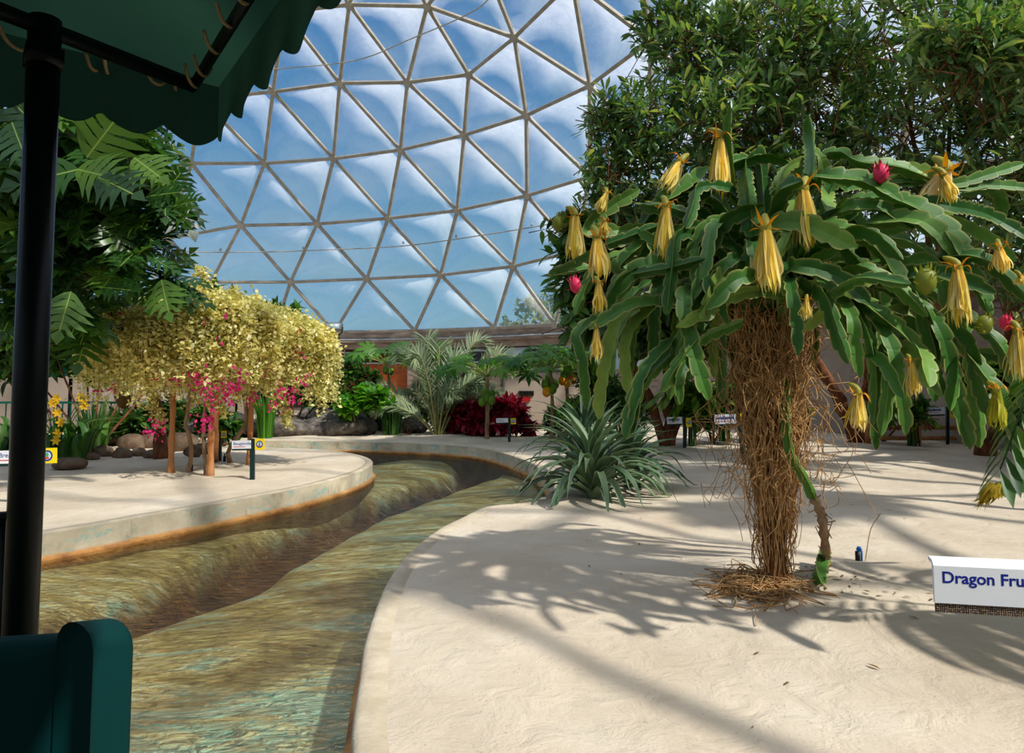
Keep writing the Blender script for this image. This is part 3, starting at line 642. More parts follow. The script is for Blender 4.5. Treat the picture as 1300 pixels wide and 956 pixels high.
boug('yellow-variegated bougainvillea in the middle on two stout orange stakes', (268, 604),
     [([(267, 604), (268, 560), (271, 500), (272, 440)], .05, STAKE, 'support_stake'), ([(274, 585), (274, 540), (275, 450)], .045, STAKE, 'support_stake'), ([(262, 601), (258, 560), (262, 480)], .03, BARKL, 'trunk')], (272, 408, 80, 62),
     [(262, 530, 10, 32), (260, 541, 7, 14), (250, 482, 9, 26), (262, 493, 8, 20), (285, 492, 9, 26), (295, 492, 8, 20), (300, 492, 6, 14), (272, 505, 8, 14), (286, 401, 5, 5), (279, 437, 4, 4), (260, 409, 4, 4), (305, 475, 7, 14), (290, 510, 6, 12)], 170, 2,
     [[(275, 470), (268, 510), (285, 525)], [(260, 370), (262, 362), (266, 368)]])
boug('yellow-variegated bougainvillea at right with long sprays reaching over the water', (318, 590),
     [([(317, 590), (318, 540), (320, 480), (322, 440)], .05, STAKE, 'support_stake'), ([(294, 588), (290, 570), (308, 545), (312, 520), (307, 480), (315, 450)], .038, BARKL, 'trunk')], (334, 428, 88, 62),
     [(307, 472, 5, 16), (342, 467, 9, 26), (345, 475, 7, 12), (316, 507, 5, 8), (348, 513, 8, 20), (370, 500, 9, 24), (372, 508, 7, 12), (384, 485, 6, 12), (395, 478, 4, 6), (302, 400, 4, 4), (378, 421, 3, 3), (383, 450, 5, 7), (376, 438, 3, 4), (325, 507, 6, 10), (356, 495, 6, 14)], 200, 3,
     [[(345, 395), (375, 415), (395, 440), (424, 455)], [(360, 440), (385, 460), (394, 470)], [(350, 470), (362, 515), (365, 540)], [(340, 390), (325, 378), (322, 385)]])
# shoots on a green bush behind the crowns, then the other background plants
def bush(name, label, cat, base_px, blobs, n, leaf, mat, size, nl=9, L=.3, group=None, upb=.3, droop=0, shell=.3, extra=None, stems=True):
    b_ = GS(*base_px); t_ = thing(name, label, cat, b_, group); f = MB(); w = MB()
    if stems:
        for c, r in blobs: trunk(w, [b_+[0, 0, -.04], (b_+np.array(c))/2+rng.normal(size=3)*.08, np.array(c)], .03, .012, 6, .01, 8)
    P, O = tips_in(blobs, n, shell); P[:, 2] = np.maximum(P[:, 2], b_[2]+.12); twigs(f, w, P, O, L, nl, size, leaf, upb, droop)
    w.build('stems', BARK, t_); f.build('foliage', mat, t_)
    if extra: extra(t_, P)
    return t_
bush('tall_shrub', 'tall dark shrub filling the space behind the left bougainvillea', 'shrub', (120, 571), [bl(60, 420, 14.5, 70, 40), bl(150, 410, 14.5, 60, 40), bl(30, 460, 15, 60, 30), bl(200, 400, 15, 60, 40), bl(115, 455, 15, 60, 25), bl(260, 385, 15, 50, 28), bl(-30, 430, 15, 60, 60)], 420, DROOPO, G_DARK, .36, shell=.2)
bush('tall_shrub', 'dark green shrub behind the right bougainvillea, against the columns', 'shrub', (375, 551), [bl(365, 450, 19, 38, 50), bl(400, 480, 19, 40, 38), bl(350, 400, 18.5, 30, 25), bl(330, 480, 19, 30, 30), bl(420, 500, 19, 25, 22), bl(300, 440, 18.5, 40, 50)], 330, OVAL, G_MID, .3, shell=.25)
bush('leafy_shrub', 'small-leaved shrub climbing beside the left column', 'shrub', (448, 546), [bl(446, 470, 21.5, 14, 18), bl(455, 495, 21.5, 18, 22), bl(470, 476, 21.5, 12, 14), bl(440, 515, 21.5, 14, 12)], 110, OVAL, G_MID, .24)
bush('broadleaf_plant', 'bright green leafy plant on top of the dark lava rocks', 'plant', (468, 545), [bl(450, 512, 18, 24, 10), bl(480, 505, 18, 24, 14), bl(465, 500, 18, 12, 12), bl(440, 520, 18, 14, 8)], 120, OVAL, G_BRIGHT, .26, 7, .25, upb=1)
bush('low_shrub', 'dark shadowy shrub between the lava rocks and the palm', 'shrub', (520, 551), [bl(505, 520, 19.5, 22, 18), bl(535, 525, 19.5, 22, 16), bl(480, 525, 20, 20, 14)], 120, LANCE, G_DARK, .3, upb=.7)
COLEUS = leafmat('crimson_leaf', [(70, 8, 22), (120, 18, 40), (168, 34, 62), (96, 16, 34)], .4, .3, (1.6, .6, .7, 1), big=1.5)
bush('crimson_shrub', 'deep crimson leafy shrub, left half behind the nearest papaya trunk', 'shrub', (600, 549), [bl(590, 520, 18.6, 30, 18), bl(575, 533, 18.6, 22, 12), bl(605, 533, 18.2, 26, 13), bl(600, 512, 18.8, 18, 12)], 260, DROOPO, COLEUS, .3, 9, .22, droop=.1, shell=.2)
bush('crimson_shrub', 'deep crimson leafy shrub, right half beside the beige wall', 'shrub', (650, 549), [bl(640, 520, 18.4, 28, 18), bl(655, 530, 18.2, 18, 15), bl(632, 535, 18, 24, 12), bl(648, 512, 18.6, 16, 10), bl(670, 541, 18, 8, 6)], 260, DROOPO, COLEUS, .3, 9, .22, droop=.1, shell=.2)
bush('croton_shrub', 'low dark croton behind the slim papaya trunk with orange fruit', 'shrub', (715, 552), [bl(705, 533, 17.3, 16, 14), bl(728, 532, 17.3, 16, 14), bl(745, 520, 17, 18, 18)], 110, DROOPO, G_MID, .28, upb=.5)
bush('leafy_shrub', 'green shrub behind the spiky rosette, left of the slanting stems', 'shrub', (790, 562), [bl(775, 500, 15.6, 26, 30), bl(800, 520, 15.4, 26, 30), bl(750, 480, 15.8, 20, 22)], 170, LANCE, G_MID, .3, upb=.6)
bush('dark_shrub', 'low dark shrub between the river boulders and the teal railing', 'shrub', (190, 564), [bl(180, 535, 15.2, 34, 18), bl(215, 528, 15.2, 26, 22), bl(150, 540, 15.2, 24, 14)], 150, OVAL, G_DARK, .26, upb=.5)
bush('dark_shrub', 'low dark shrub behind the middle orange stakes', 'shrub', (285, 563), [bl(285, 540, 15.6, 22, 16), bl(265, 530, 15.8, 20, 18)], 120, OVAL, G_MID, .24, upb=.5)
bush('leafy_shrub', 'mid green shrub behind the leaning sign post, left of the cactus trunk', 'shrub', (905, 563), [bl(900, 515, 15, 30, 30), bl(940, 505, 15, 30, 34), bl(870, 500, 15, 22, 24)], 190, LANCE, G_MID, .3, upb=.6)
def arecas(label, px, py, h, n, Y_off=0):
    b_ = GS(px, py); t_ = thing('areca_palm', label, 'palm', b_, 'small arching palms along the back wall'); f = MB(); w = MB(); m_ = mpp(b_[1])
    for k in range(n):
        a = rng.uniform(0, 2*PI); R_ = rng.uniform(.2, .5)*h*m_; H_ = rng.uniform(.6, 1)*h*m_; e = b_+[math.cos(a)*R_, math.sin(a)*R_*.7, H_*.92]
        P = catmull([b_+[math.cos(a)*.12, math.sin(a)*.1, -.03], b_+[math.cos(a)*R_*.25, math.sin(a)*R_*.2, H_*.65], b_+[math.cos(a)*R_*.7, math.sin(a)*R_*.5, H_], e+[math.cos(a)*R_*.3, 0, -H_*.1]], 22)
        tube(w, P, np.linspace(.022, .006, 22), 4); T_ = unit(np.gradient(P, axis=0))
        for i in range(7, 22):
            sd = unit(np.cross(T_[i], [0, 0, 1.])); 
            for s_ in (-1, 1): place(f, LANCE, P[i], (sd*s_*.9+T_[i]*.7+[0, 0, -.2])[None], np.array([[0, 0, 1.]]), h*m_*.26)
    w.build('stalks', G_MID, t_); f.build('fronds', leafmat('areca_leaf', [(70, 112, 36), (104, 146, 50), (150, 176, 74)], .45, .4), t_)
arecas('small arching palm just right of the slanting stems', 876, 566, 80, 16); arecas('small arching palm behind the tilted name sign', 920, 561, 78, 15); arecas('small arching palm half hidden behind the dragon fruit trunk', 960, 560, 70, 12)
arecas('small arching palm low behind the spiky rosette', 745, 560, 60, 12)
arecas('small arching palm under the hanging yellow blossoms at right', 1160, 566, 55, 12)
bush('flowering_shrub', 'shrub with pale lilac flowers near the planter at right', 'shrub', (1120, 560), [bl(1125, 522, 14.2, 24, 16), bl(1160, 520, 14.2, 22, 14)], 90, OVAL, G_MID, .22)
bush('dark_shrub', 'dark leafy shrub against the wall at the far right edge', 'shrub', (1290, 580), [bl(1285, 500, 11.6, 26, 50), bl(1240, 480, 11.6, 22, 30)], 200, OVAL, G_DARK, .28)
# grass and reed clumps
def clump(name, label, cat, px, py, n, h, spread, mat, w_=.022, lean=.35):
    b_ = GS(px, py); f = MB()
    for k in range(n):
        a = rng.uniform(0, 2*PI); r = spread*rng.random()**.5; p0 = b_+[math.cos(a)*r*.4, math.sin(a)*r*.4, -.03]; H_ = h*rng.uniform(.6, 1); o_ = np.array([math.cos(a), math.sin(a), 0])*H_*lean*rng.uniform(.2, 1)
        P = catmull([p0, p0+o_*.35+[0, 0, H_*.65], p0+o_+[0, 0, H_]], 6); strap(f, P, w_)
    o = f.build(name, mat, origin=b_); tag(o, label, cat); return o
def strap(mb, P, w, fold=.35, prof=None, up=(0, 0, 1), mi=0):
    k = len(P); T_ = unit(np.gradient(P, axis=0)); side = np.cross(T_, np.array(up, float)); nn = np.linalg.norm(side, axis=1)
    h0 = P[-1]-P[0]; alt = unit(np.array([-h0[1], h0[0], 1e-3])); side[nn < .15] = alt; side = unit(side)
    sref = side[k//2]; side = np.where((side@sref)[:, None] < 0, -side, side); nrm = np.cross(side, T_)
    t = np.linspace(0, 1, k); pr = (1-t**2.2)*(.75+.5*np.sin(PI*t)) if prof is None else prof(t); pr[-1] = .02
    V = []
    for i in range(k): h = w*pr[i]/2; V += [P[i]-side[i]*h+nrm[i]*h*fold, P[i], P[i]+side[i]*h+nrm[i]*h*fold]
    Fc = []
    for i in range(k-1): Fc += [(i*3, i*3+1, i*3+4, i*3+3), (i*3+1, i*3+2, i*3+5, i*3+4)]
    mb.add(V, Fc, mi, np.tile([1, .0, 1], k))
clump('reed_clump', 'tall green reed clump rising behind the lava ledge', 'reeds', 337, 556, 130, 1.25, .5, G_BRIGHT, .03, .3)
clump('reed_clump', 'fine dark green reeds standing in front of the teal railing', 'reeds', 118, 571, 130, 1.25, .6, G_MID, .02, .5)
clump('reed_clump', 'thin reeds between the bright leafy plant and the date palm', 'reeds', 498, 552, 90, .9, .6, G_MID, .022, .3)
# ------------------------------------------------------------------ rosette (pineapple-like strap plant)
AGV = leafmat('grey_green_strap', [(70, 100, 74), (96, 124, 92), (122, 146, 112), (84, 112, 80)], .45, .15, (1, 1.1, .7, 1), attr=(.75, 1), acol=(150, 165, 128))
AGVD = leafmat('grey_green_strap_dark', [(54, 84, 62), (72, 102, 74), (94, 120, 88)], .45, .15, (1, 1.1, .7, 1))
def rosette(label, px, py, n, Lr, H, mat, seed, width=.075):
    g = np.random.default_rng(seed); b_ = GS(px, py); t_ = thing('strap_leaf_rosette', label, 'rosette plant', b_, 'spiky grey-green rosettes by the water'); f = MB()
    for k in range(n):
        a = k*2.399963+g.uniform(-.2, .2); e = (k/n)**.85; L_ = Lr*g.uniform(.8, 1.1)*(1-.25*e); el = math.radians(14+66*e+g.uniform(-8, 8)); o_ = np.array([math.cos(a), math.sin(a)*.95, 0])
        p0 = b_+o_*.09*(1-e)+[0, 0, .04+H*e*.5]; p1 = p0+(o_*math.cos(el)+np.array([0, 0, math.sin(el)]))*L_*.4
        el2 = el-math.radians(20+38*(1-e)*g.uniform(.7, 1.3)); p2 = p1+(o_*math.cos(el2)+np.array([0, 0, math.sin(el2)]))*L_*.35; el3 = el2-math.radians(14+38*(1-e)); p3 = p2+(o_*math.cos(el3)+np.array([0, 0, math.sin(el3)]))*L_*.3
        P = catmull([p0, p1, p2, p3], 12); P[:, 2] = np.maximum(P[:, 2], b_[2]+.015+.02*(k % 3)); strap(f, P, width*g.uniform(.8, 1.1), .45)
    f.build('leaves', mat, t_); s_ = MB(); ico(b_+[0, 0, .1], (.1, .1, .16), 2, .05, 2, s_); s_.build('core', mat, t_)
rosette('large spiky strap-leaved rosette on the sand at the bend of the channel', 752, 632, 95, 1.22, .5, AGV, 5, .085)
rosette('darker upright strap-leaved rosette just behind the large one', 742, 606, 60, 1.25, 1.0, AGVD, 6, .07)
rosette('dark strap-leaved rosette in the shade right of the large one', 800, 618, 60, 1.05, .45, AGVD, 7, .07)
# ------------------------------------------------------------------ date palm
b_ = GS(556, 552); t_ = thing('date_palm', 'young silver-green date palm with feathery arching fronds', 'palm', b_); m_ = mpp(b_[1]); f = MB(); w = MB()
FR = [(-92, 62, 0), (-55, 112, .0), (-30, 108, -.3), (0, 118, .2), (28, 104, -.2), (62, 128, .3), (85, 92, 0), (50, 70, -.5), (-70, 40, -.5), (-40, 60, .5), (80, 60, .6), (20, 60, -.7), (-15, 84, .7), (100, 110, .3), (-20, 130, .5)]
for fx, fz, dy in FR:
    e = b_+[fx*m_, dy*.9, fz*m_*.88]; P = catmull([b_+[fx*m_*.05, dy*.1, 0], b_+[fx*m_*.35, dy*.4, fz*m_*.55], b_+[fx*m_*.75, dy*.7, fz*m_*.92], e+[fx*m_*.1, 0, -.12]], 40)
    tube(w, P, np.linspace(.035, .006, 40), 4); T_ = unit(np.gradient(P, axis=0))
    for i in range(9, 40):
        sd = unit(np.cross(T_[i], [0.05, -.5, .8])); Lf = .42*math.sin(PI*min(1, (i-5)/36))+.12
        for s_ in (-1, 1):
            for rep in (0, .5): place(f, BLADE, P[i]+T_[i]*rep*.05, (sd*s_*.75+T_[i]*.75+rng.normal(size=3)*.1+[0, 0, .12])[None], np.array([[0, -.6, 1.]]), Lf)
w.build('stalks', surf('olive_stalk', [(122, 124, 70), (160, 158, 100)], 6, .6), t_); f.build('fronds', leafmat('silver_green_leaflet', [(104, 124, 92), (140, 156, 118), (164, 176, 136)], .5, .25, (1.2, 1.2, .8, 1)), t_)
# ------------------------------------------------------------------ papayas
PAPL = leafmat('papaya_leaf', [(44, 100, 30), (72, 128, 40), (112, 152, 54)], .45, .45, big=1)
FRG = surf('papaya_green', [(60, 110, 26), (110, 146, 40)], 8, .4); FRO = surf('papaya_orange', [(230, 130, 10), (246, 168, 20)], 8, .35)
def papaya(label, px, py, top_py, tx, R_, n, fruits, r=.055):
    b_ = GS(px, py); Y_ = b_[1]; t_ = thing('papaya_tree', label, 'papaya tree', b_, 'slim papaya trees by the back wall'); tp = PD(tx, top_py, Y_); w = MB(); trunk(w, [b_+[0, 0, -.05], (b_+tp)/2+[.02, 0, 0], tp], r, r*.75, 8, .004, 18); w.build('trunk', BARKL, t_)
    f = MB(); w2 = MB(); m_ = mpp(Y_)
    n = int(n*1.5)
    for k in range(n):
        a = k*2.4+.5; el = math.radians(60-55*(k/n)+rng.uniform(-8, 8)); L_ = R_*m_*rng.uniform(.75, 1.05); o_ = np.array([math.cos(a)*math.cos(el), math.sin(a)*math.cos(el), math.sin(el)*.5])
        e = tp+o_*L_; tube(w2, catmull([tp, tp+o_*L_*.5+[0, 0, .06], e], 8), .012, 4); dd = unit(o_*[1, 1, .1]+[0, 0, -.25]); place(f, PALMATE, e-dd*.03, dd[None], np.array([[0, -.25, 1.]])+rng.normal(size=(1,3))*.25, R_*m_*rng.uniform(.3, .42))
    w2.build('leaf_stalks', leafmat('pale_stalk', [(150, 160, 80), (170, 176, 100)], .5, .1), t_); f.build('foliage', PAPL, t_)
    for (fx, fy, mat_, s) in fruits:
        q_ = MB(); c_ = PD(fx, fy, Y_-.12*(1 if (fx*7) % 2 < 1 else -1)); ico(c_, (.095*s, .095*s, .13*s), 3, .03, 2, q_); q_.build('fruit', mat_, t_)
papaya('papaya tree in front of the crimson shrub, with green fruit', 618, 557, 478, 618, 62, 13, [(612, 510, FRG, 1), (618, 505, FRG, 1), (624, 508, FRG, 1), (616, 498, FRG, 1), (621, 515, FRG, .9), (625, 500, FRG, .9)])
papaya('papaya tree with one orange fruit below green ones, left of the rosette', 701, 558, 470, 699, 62, 14, [(692, 488, FRG, 1), (699, 485, FRG, 1.1), (705, 488, FRG, 1), (694, 497, FRO, 1.1), (702, 494, FRG, 1), (697, 480, FRG, 1)])
papaya('papaya tree with bright orange fruit, half behind the spiky rosette', 722, 556, 462, 717, 48, 12, [(714, 483, FRO, 1), (725, 476, FRO, 1.2), (720, 487, FRO, .9), (716, 476, FRG, 1), (722, 470, FRG, 1.1), (728, 484, FRO, .7)])
papaya('distant papaya tree against the orange wood panel', 496, 548, 462, 492, 56, 13, [(490, 470, FRG, 1), (497, 472, FRG, .9)], .06)
papaya('distant papaya tree behind the date palm, one yellow fruit', 552, 549, 458, 548, 44, 12, [(551, 478, FRO, .6), (546, 472, FRG, .8)], .045)
# ------------------------------------------------------------------ rocks
LAVA = surf('lava_rock', [(54, 49, 46), (98, 90, 84), (138, 130, 122)], 5, .95, 1.0, 9)
RIVER = surf('brown_boulder', [(74, 58, 46), (104, 84, 66), (128, 108, 88)], 5, .8, .5, 12)
def rock(name, label, cat, px, py, wpx, hpx, mat, seed, group=None, Yo=0, amp=.14, zoff=0):
    b_ = GS(px, py); m_ = mpp(b_[1]); q_ = MB(); rz_ = hpx*m_*.62; c_ = b_+[0, wpx*m_*.3+Yo, rz_*.55+zoff]; ico(c_, (wpx*m_/2, wpx*m_*.38, rz_), seed, amp, 4 if wpx > 50 else 3, q_)
    o = q_.build(name, mat, origin=c_); tag(o, label, cat, group); return o
LV = [(425, 553, 90, 36, 0, 'long low lava ledge block left of the date palm'), (345, 555, 110, 30, 0, 'long low lava ledge block behind the bougainvillea stakes'), (262, 556, 90, 28, 0, 'low lava ledge block behind the middle bougainvillea'), (440, 545, 66, 36, 1.2, 'rounded lava boulder stacked above the ledge'),
      (478, 549, 60, 30, .6, 'lava boulder at the right end of the ledge'), (408, 540, 40, 30, 1.8, 'small lava boulder high on the left of the heap'), (515, 551, 50, 20, .3, 'low lava block beside the date palm'), (560, 549, 40, 14, 2.2, 'low lava block behind the date palm base'), (378, 545, 50, 28, 1.6, 'lava boulder behind the right bougainvillea sprays'), (222, 545, 60, 40, 1.0, 'lava boulder behind the breadfruit trunk'), (690, 549, 34, 14, 1.5, 'small lava block beside the low beige wall')]
for k, (x, y, w_, h_, yo, lb) in enumerate(LV): rock('lava_rock', lb, 'rock', x, y, w_, h_, LAVA, 20+k, 'lava rocks of the far bank', yo, .16)
RV = [(80, 597, 42, 15, 'flat boulder lying apart on the sand, nearest of the brown ones'), (98, 578, 30, 18, 'brown boulder at the left end of the border row'), (126, 580, 26, 14, 'brown boulder in the front row, second from left'), (132, 566, 38, 20, 'large rounded brown boulder at the back of the row'), (150, 582, 24, 14, 'squat brown boulder in the front of the row'), (163, 570, 32, 18, 'brown boulder beside the large rounded one'), (174, 580, 20, 12, 'small brown boulder in the middle of the row'), (186, 570, 30, 20, 'brown boulder just left of the breadfruit trunk'), (192, 582, 26, 12, 'low brown boulder in front of the breadfruit trunk'), (226, 573, 36, 26, 'tall grey-brown boulder right of the breadfruit trunk'), (243, 580, 22, 14, 'brown boulder behind the crooked pale trunk'), (110, 566, 28, 14, 'brown boulder back left near the reeds'), (148, 563, 26, 12, 'small brown boulder in the back row'), (254, 577, 20, 14, 'brown boulder at the right end of the row'), (112, 584, 20, 10, 'small low boulder at the front left'), (210, 572, 22, 18, 'brown boulder touching the breadfruit trunk')]
for k, (x, y, w_, h_, lb) in enumerate(RV): rock('border_boulder', lb, 'boulder', x, y, w_, h_, RIVER, 50+k, 'brown boulders edging the sand', 0, .1)
# ------------------------------------------------------------------ lilies and strap plants at left
LILY = surf('lily_yellow', [(240, 176, 10), (252, 204, 30)], 6, .5)
b_ = GS(70, 583); t_ = thing('yellow_lily', 'clump of dark strappy leaves with yellow lily flowers behind the pole', 'lily', b_); f = MB(); Yl = b_[1]
for k in range(90):
    a = rng.uniform(0, 2*PI); p0 = b_+[rng.uniform(-1.2, .6), rng.uniform(-.3, .5), -.03]; L_ = rng.uniform(.6, 1.1); o_ = np.array([math.cos(a), math.sin(a)*.6, 0])
    P = catmull([p0, p0+o_*.18*L_+[0, 0, L_*.6], p0+o_*.6*L_+[0, 0, L_*.72]], 8); strap(f, P, .11)
f.build('leaves', G_MID, t_); sm = MB()
for (x, y) in ((57, 487), (56, 505), (68, 512), (73, 506), (107, 508), (108, 515), (78, 536), (74, 524), (74, 550), (72, 559), (104, 504)):
    c_ = PD(x, y, Yl-.3); q_ = MB(); tube(sm, catmull([b_+[(c_[0]-b_[0])*.6, 0, 0], (b_+c_)/2+[0, 0, .1], c_], 8), .008, 4)
    for j in range(6):
        a = j*PI/3+rng.uniform(-.2, .2); d_ = np.array([[math.cos(a), -.5, math.sin(a)]]); place(q_, OVAL, c_, d_, np.array([[0, -1, .2]]), .1)
    q_.build('flower', LILY, t_)
sm.build('flower_stems', G_MID, t_)
# orchid
b_ = GS(1240, 573); t_ = thing('purple_orchid', 'arching spray of purple orchids beside the forked trunk', 'orchid', b_); f = MB(); c0_ = PD(1232, 520, b_[1]-.2)
P = catmull([b_, b_+[0, 0, .6], c0_, PD(1242, 542, b_[1]-.3)], 14); tube(f, P, .008, 4); f.build('stem', G_MID, t_); f = MB()
for i in range(7, 14):
    place(f, OVAL, np.repeat(P[i][None], 6, 0), unit(rng.normal(size=(6, 3))), rng.normal(size=(6, 3)), .08)
f.build('blossoms', surf('orchid_purple', [(170, 30, 160), (200, 60, 190)], 8, .5), t_)
# ------------------------------------------------------------------ teal boat in the far channel arm
TEAL = surf('teal_paint', [(10, 140, 122), (20, 168, 146)], 3, .45); TEALC = surf('teal_canvas', [(10, 120, 100), (20, 150, 128)], 3, .7)
o_ = np.array([-9.6, 16.0, -.25]); t_ = thing('far_tour_boat', 'teal tour boat with striped awning and railings far left behind the reeds', 'boat', o_)
q_ = MB(); box(q_, o_+[-1.2, 0, .1], (6.2, 1.4, .55), bev=.08); q_.build('hull', TEAL, t_)
q_ = MB(); box(q_, o_+[-1.2, -.66, .45], (6.0, .05, .05)); box(q_, o_+[-1.2, -.66, 1.18], (6.0, .05, .05))
for k in range(34): tube(q_, [o_+[-4.2+k*.18, -.66, .38], o_+[-4.2+k*.18, -.66, 1.18]], .015, 5)
q_.build('railing', TEAL, t_)
for k in range(4):
    q_ = MB(); tube(q_, [o_+[-4+k*1.85, -.6, .3], o_+[-4+k*1.85, -.6, 2.05]], .04, 8); q_.build('awning_post', surf('dark_green_post', [(6, 20, 18), (10, 28, 24)], 3, .4), t_)
q_ = MB(); box(q_, o_+[-1.3, 0, 2.1], (6.4, 1.7, .06), bev=.02)
for s_, yy in ((0, -.85), (1, .85)):
    xs_ = np.linspace(-4.5, 1.9, 97); V = [o_+[x, yy, 2.12] for x in xs_]+[o_+[x, yy, 1.84-.09*abs(math.sin((x+4.5)*PI/.32))] for x in xs_]; n_ = 97
    q_.add(V, [(i, i+1, n_+i+1, n_+i) for i in range(n_-1)])
q_.build('awning', TEALC, t_)
# low walls, planter, wall sign
q_ = MB(); p = G(690, 541); box(q_, [p[0]+.3, p[1]+1.6, .5], (2.0, .25, 1.1)); box(q_, [p[0]+.3, p[1]+1.6, 1.07], (2.1, .32, .06)); structure(q_.build('wall_low', BEIGE, smooth=False))
q_ = MB(); p = G(90, 545); box(q_, [p[0]-1, p[1]-.3, .9], (5, .2, 1.9)); box(q_, [p[0]-1, p[1]-.3, 1.9], (5.1, .3, .08)); structure(q_.build('wall_left', BEIGE, smooth=False))
p = PD(667, 507, 20.4); t_ = thing('wall_notice', 'red notice plate below a dark slot on the beige wall', 'sign', p); q_ = MB(); box(q_, p, (.3, .03, .12)); q_.build('notice', surf('red_plate', [(150, 20, 24), (170, 28, 30)], 4, .4), t_, False)
q_ = MB(); box(q_, p+[.03, 0, .18], (.44, .04, .14)); q_.build('slot', DARKG, t_, False)
q_ = MB(); box(q_, p+[.6, .09, -.1], (2.4, .12, 1.3)); structure(q_.build('wall_panel', BEIGE, smooth=False))
b_ = GS(1150, 563); t_ = thing('bamboo_planter', 'low planter edged with orange bamboo rails behind the hanging stems', 'planter', b_); m_ = mpp(b_[1])
for k, zz in enumerate((.12, .36)):
    q_ = MB(); tube(q_, [b_+[-.9, 0, zz], b_+[1.6, 0, zz]], .05, 8); q_.build('rail', STAKE, t_)
for xx in (-.85, .3, 1.5):
    q_ = MB(); tube(q_, [b_+[xx, .02, -.02], b_+[xx, .02, .55]], .06, 8); q_.build('post', STAKE, t_)
# ------------------------------------------------------------------ signs
WHITE = surf('white_plate', [(222, 226, 232), (236, 238, 242)], 2, .4); YEL = surf('yellow_plate', [(236, 206, 10), (246, 218, 24)], 3, .45); POSTM = surf('post_green_black', [(8, 36, 36), (14, 48, 46)], 4, .45)
NAVY = surf('navy_ink', [(10, 30, 130), (14, 36, 144)], 3, .5); REDI = surf('red_ink', [(200, 60, 60), (212, 74, 70)], 3, .5); GRN = surf('green_ink', [(70, 150, 90), (90, 170, 110)], 3, .5); LBLUE = surf('pale_ink', [(180, 205, 225), (200, 220, 235)], 3, .5)
def lettering(txt, part, size, loc, mat, name='lettering'):
    cu = bpy.data.curves.new(name, 'FONT'); cu.body = txt; cu.size = size; cu.extrude = .0003; cu.offset = size*(.018 if size > .03 and txt[0] == 'D' else 0); cu.materials.append(mat)
    o = bpy.data.objects.new(name, cu); me = bpy.data.meshes.new_from_object(o); bpy.data.objects.remove(o); me.materials.clear(); me.materials.append(mat); o = bpy.data.objects.new(name, me); COL.objects.link(o); o.parent = part; o.location = loc; o.rotation_euler = (PI/2, 0, 0); return o
def sign(label, base, top_y, plate, yel, txt=None, rz=0.0, tilt=None, words=1, dsub=True, pr=.03):
    """post at base px; plate and yel are px boxes (x0,y0,x1,y1) in the photo at the post's distance"""
    b_ = GS(*base); Y_ = b_[1]; m_ = mpp(Y_); t_ = thing('plant_sign', label, 'sign', b_, 'plant name signs standing in the sand')
    tp = PD(tilt if tilt else base[0], top_y, Y_); q_ = MB(); d_ = tp-b_
    V = [];
    for p_ in (b_-[0, 0, .05], tp):
        for sx, sy in ((-1, -1), (1, -1), (1, 1), (-1, 1)): V.append(p_+[sx*pr, sy*pr*.7, 0])
    q_.add(V, [(0, 1, 2, 3), (4, 5, 6, 7), (0, 1, 5, 4), (1, 2, 6, 5), (2, 3, 7, 6), (3, 0, 4, 7)]); q_.build('post', POSTM, t_, False)
    def plt(bx, mat, nm):
        c_ = PD((bx[0]+bx[2])/2, (bx[1]+bx[3])/2, Y_-.03); w_, h_ = (bx[2]-bx[0])*m_, (bx[3]-bx[1])*m_
        q_ = MB(); box(q_, (0, 0, 0), (w_, .012, h_)); o = q_.build(nm, mat, None, False); o.parent = t_; o.location = tuple(c_-b_); o.rotation_euler = (0, -.03, rz); return o, w_, h_
    if plate:
        o, w_, h_ = plt(plate, WHITE, 'name_plate')
        if txt: lettering(txt, o, h_*.5, (-w_*.42, -.0075, -h_*.02), NAVY)
        else:
            q_ = MB(); g = np.random.default_rng(int(plate[0])); x = -w_*.42
            while x < w_*.3: l = h_*g.uniform(.12, .25); box(q_, (x+l/2, -.007, h_*.1), (l*.8, .002, h_*g.uniform(.2, .36))); x += l
            s_ = q_.build('printed_line', NAVY, None, False); s_.parent = o
        q_ = MB(); box(q_, (-w_*.1, -.007, -h_*.25), (w_*.62, .002, h_*.07)); s_ = q_.build('small_print', REDI, None, False); s_.parent = o
        q_ = MB(); box(q_, (0, .01, -h_*.62), (w_*1.0, .03, h_*.2)); s_ = q_.build('plate_rail', POSTM, None, False); s_.parent = o
    if yel:
        o, w_, h_ = plt(yel, YEL, 'number_plate')
        def disc(r, y, mat, nm, c=(0, 0), sx=1, sy=1, n=24):
            q_ = MB(); q_.add([(c[0]+math.cos(i*2*PI/n)*r*sx, y, c[1]+math.sin(i*2*PI/n)*r*sy) for i in range(n)]+[(c[0], y, c[1])], [(i, (i+1) % n, n) for i in range(n)]); s_ = q_.build(nm, mat, None, False); s_.parent = o
        r = min(w_, h_)*.36; disc(r, -.0075, NAVY, 'emblem'); disc(r*.72, -.0085, LBLUE, 'emblem_sky'); disc(r*.45, -.0095, GRN, 'emblem_leaf', (0, r*.15), .6, 1.1); disc(r*.36, -.0100, REDI, 'emblem_ground', (-r*.05, -r*.42), 1.3, .6)
sign('name sign in front of the bougainvilleas on the round sand bank', (320.5, 609), 557, (294, 559.5, 319, 569.5), (323.5, 557, 336, 571), 'Bougainvillea', -.12)
sign('name sign behind the boat pole at the left edge', (47, 643), 572, (-4, 572, 38, 588), (49, 569, 72, 588), 'Breadfruit', .0)
sign('small name sign in front of the crimson shrub', (646.5, 561), 530, (630, 531, 645, 536.5), (648.5, 531, 655, 538.5), 'Papaya')
sign('small name sign behind the slim papaya trunk', (705, 552), 525, (691, 525.5, 699, 530), (706, 525, 712, 531.5))
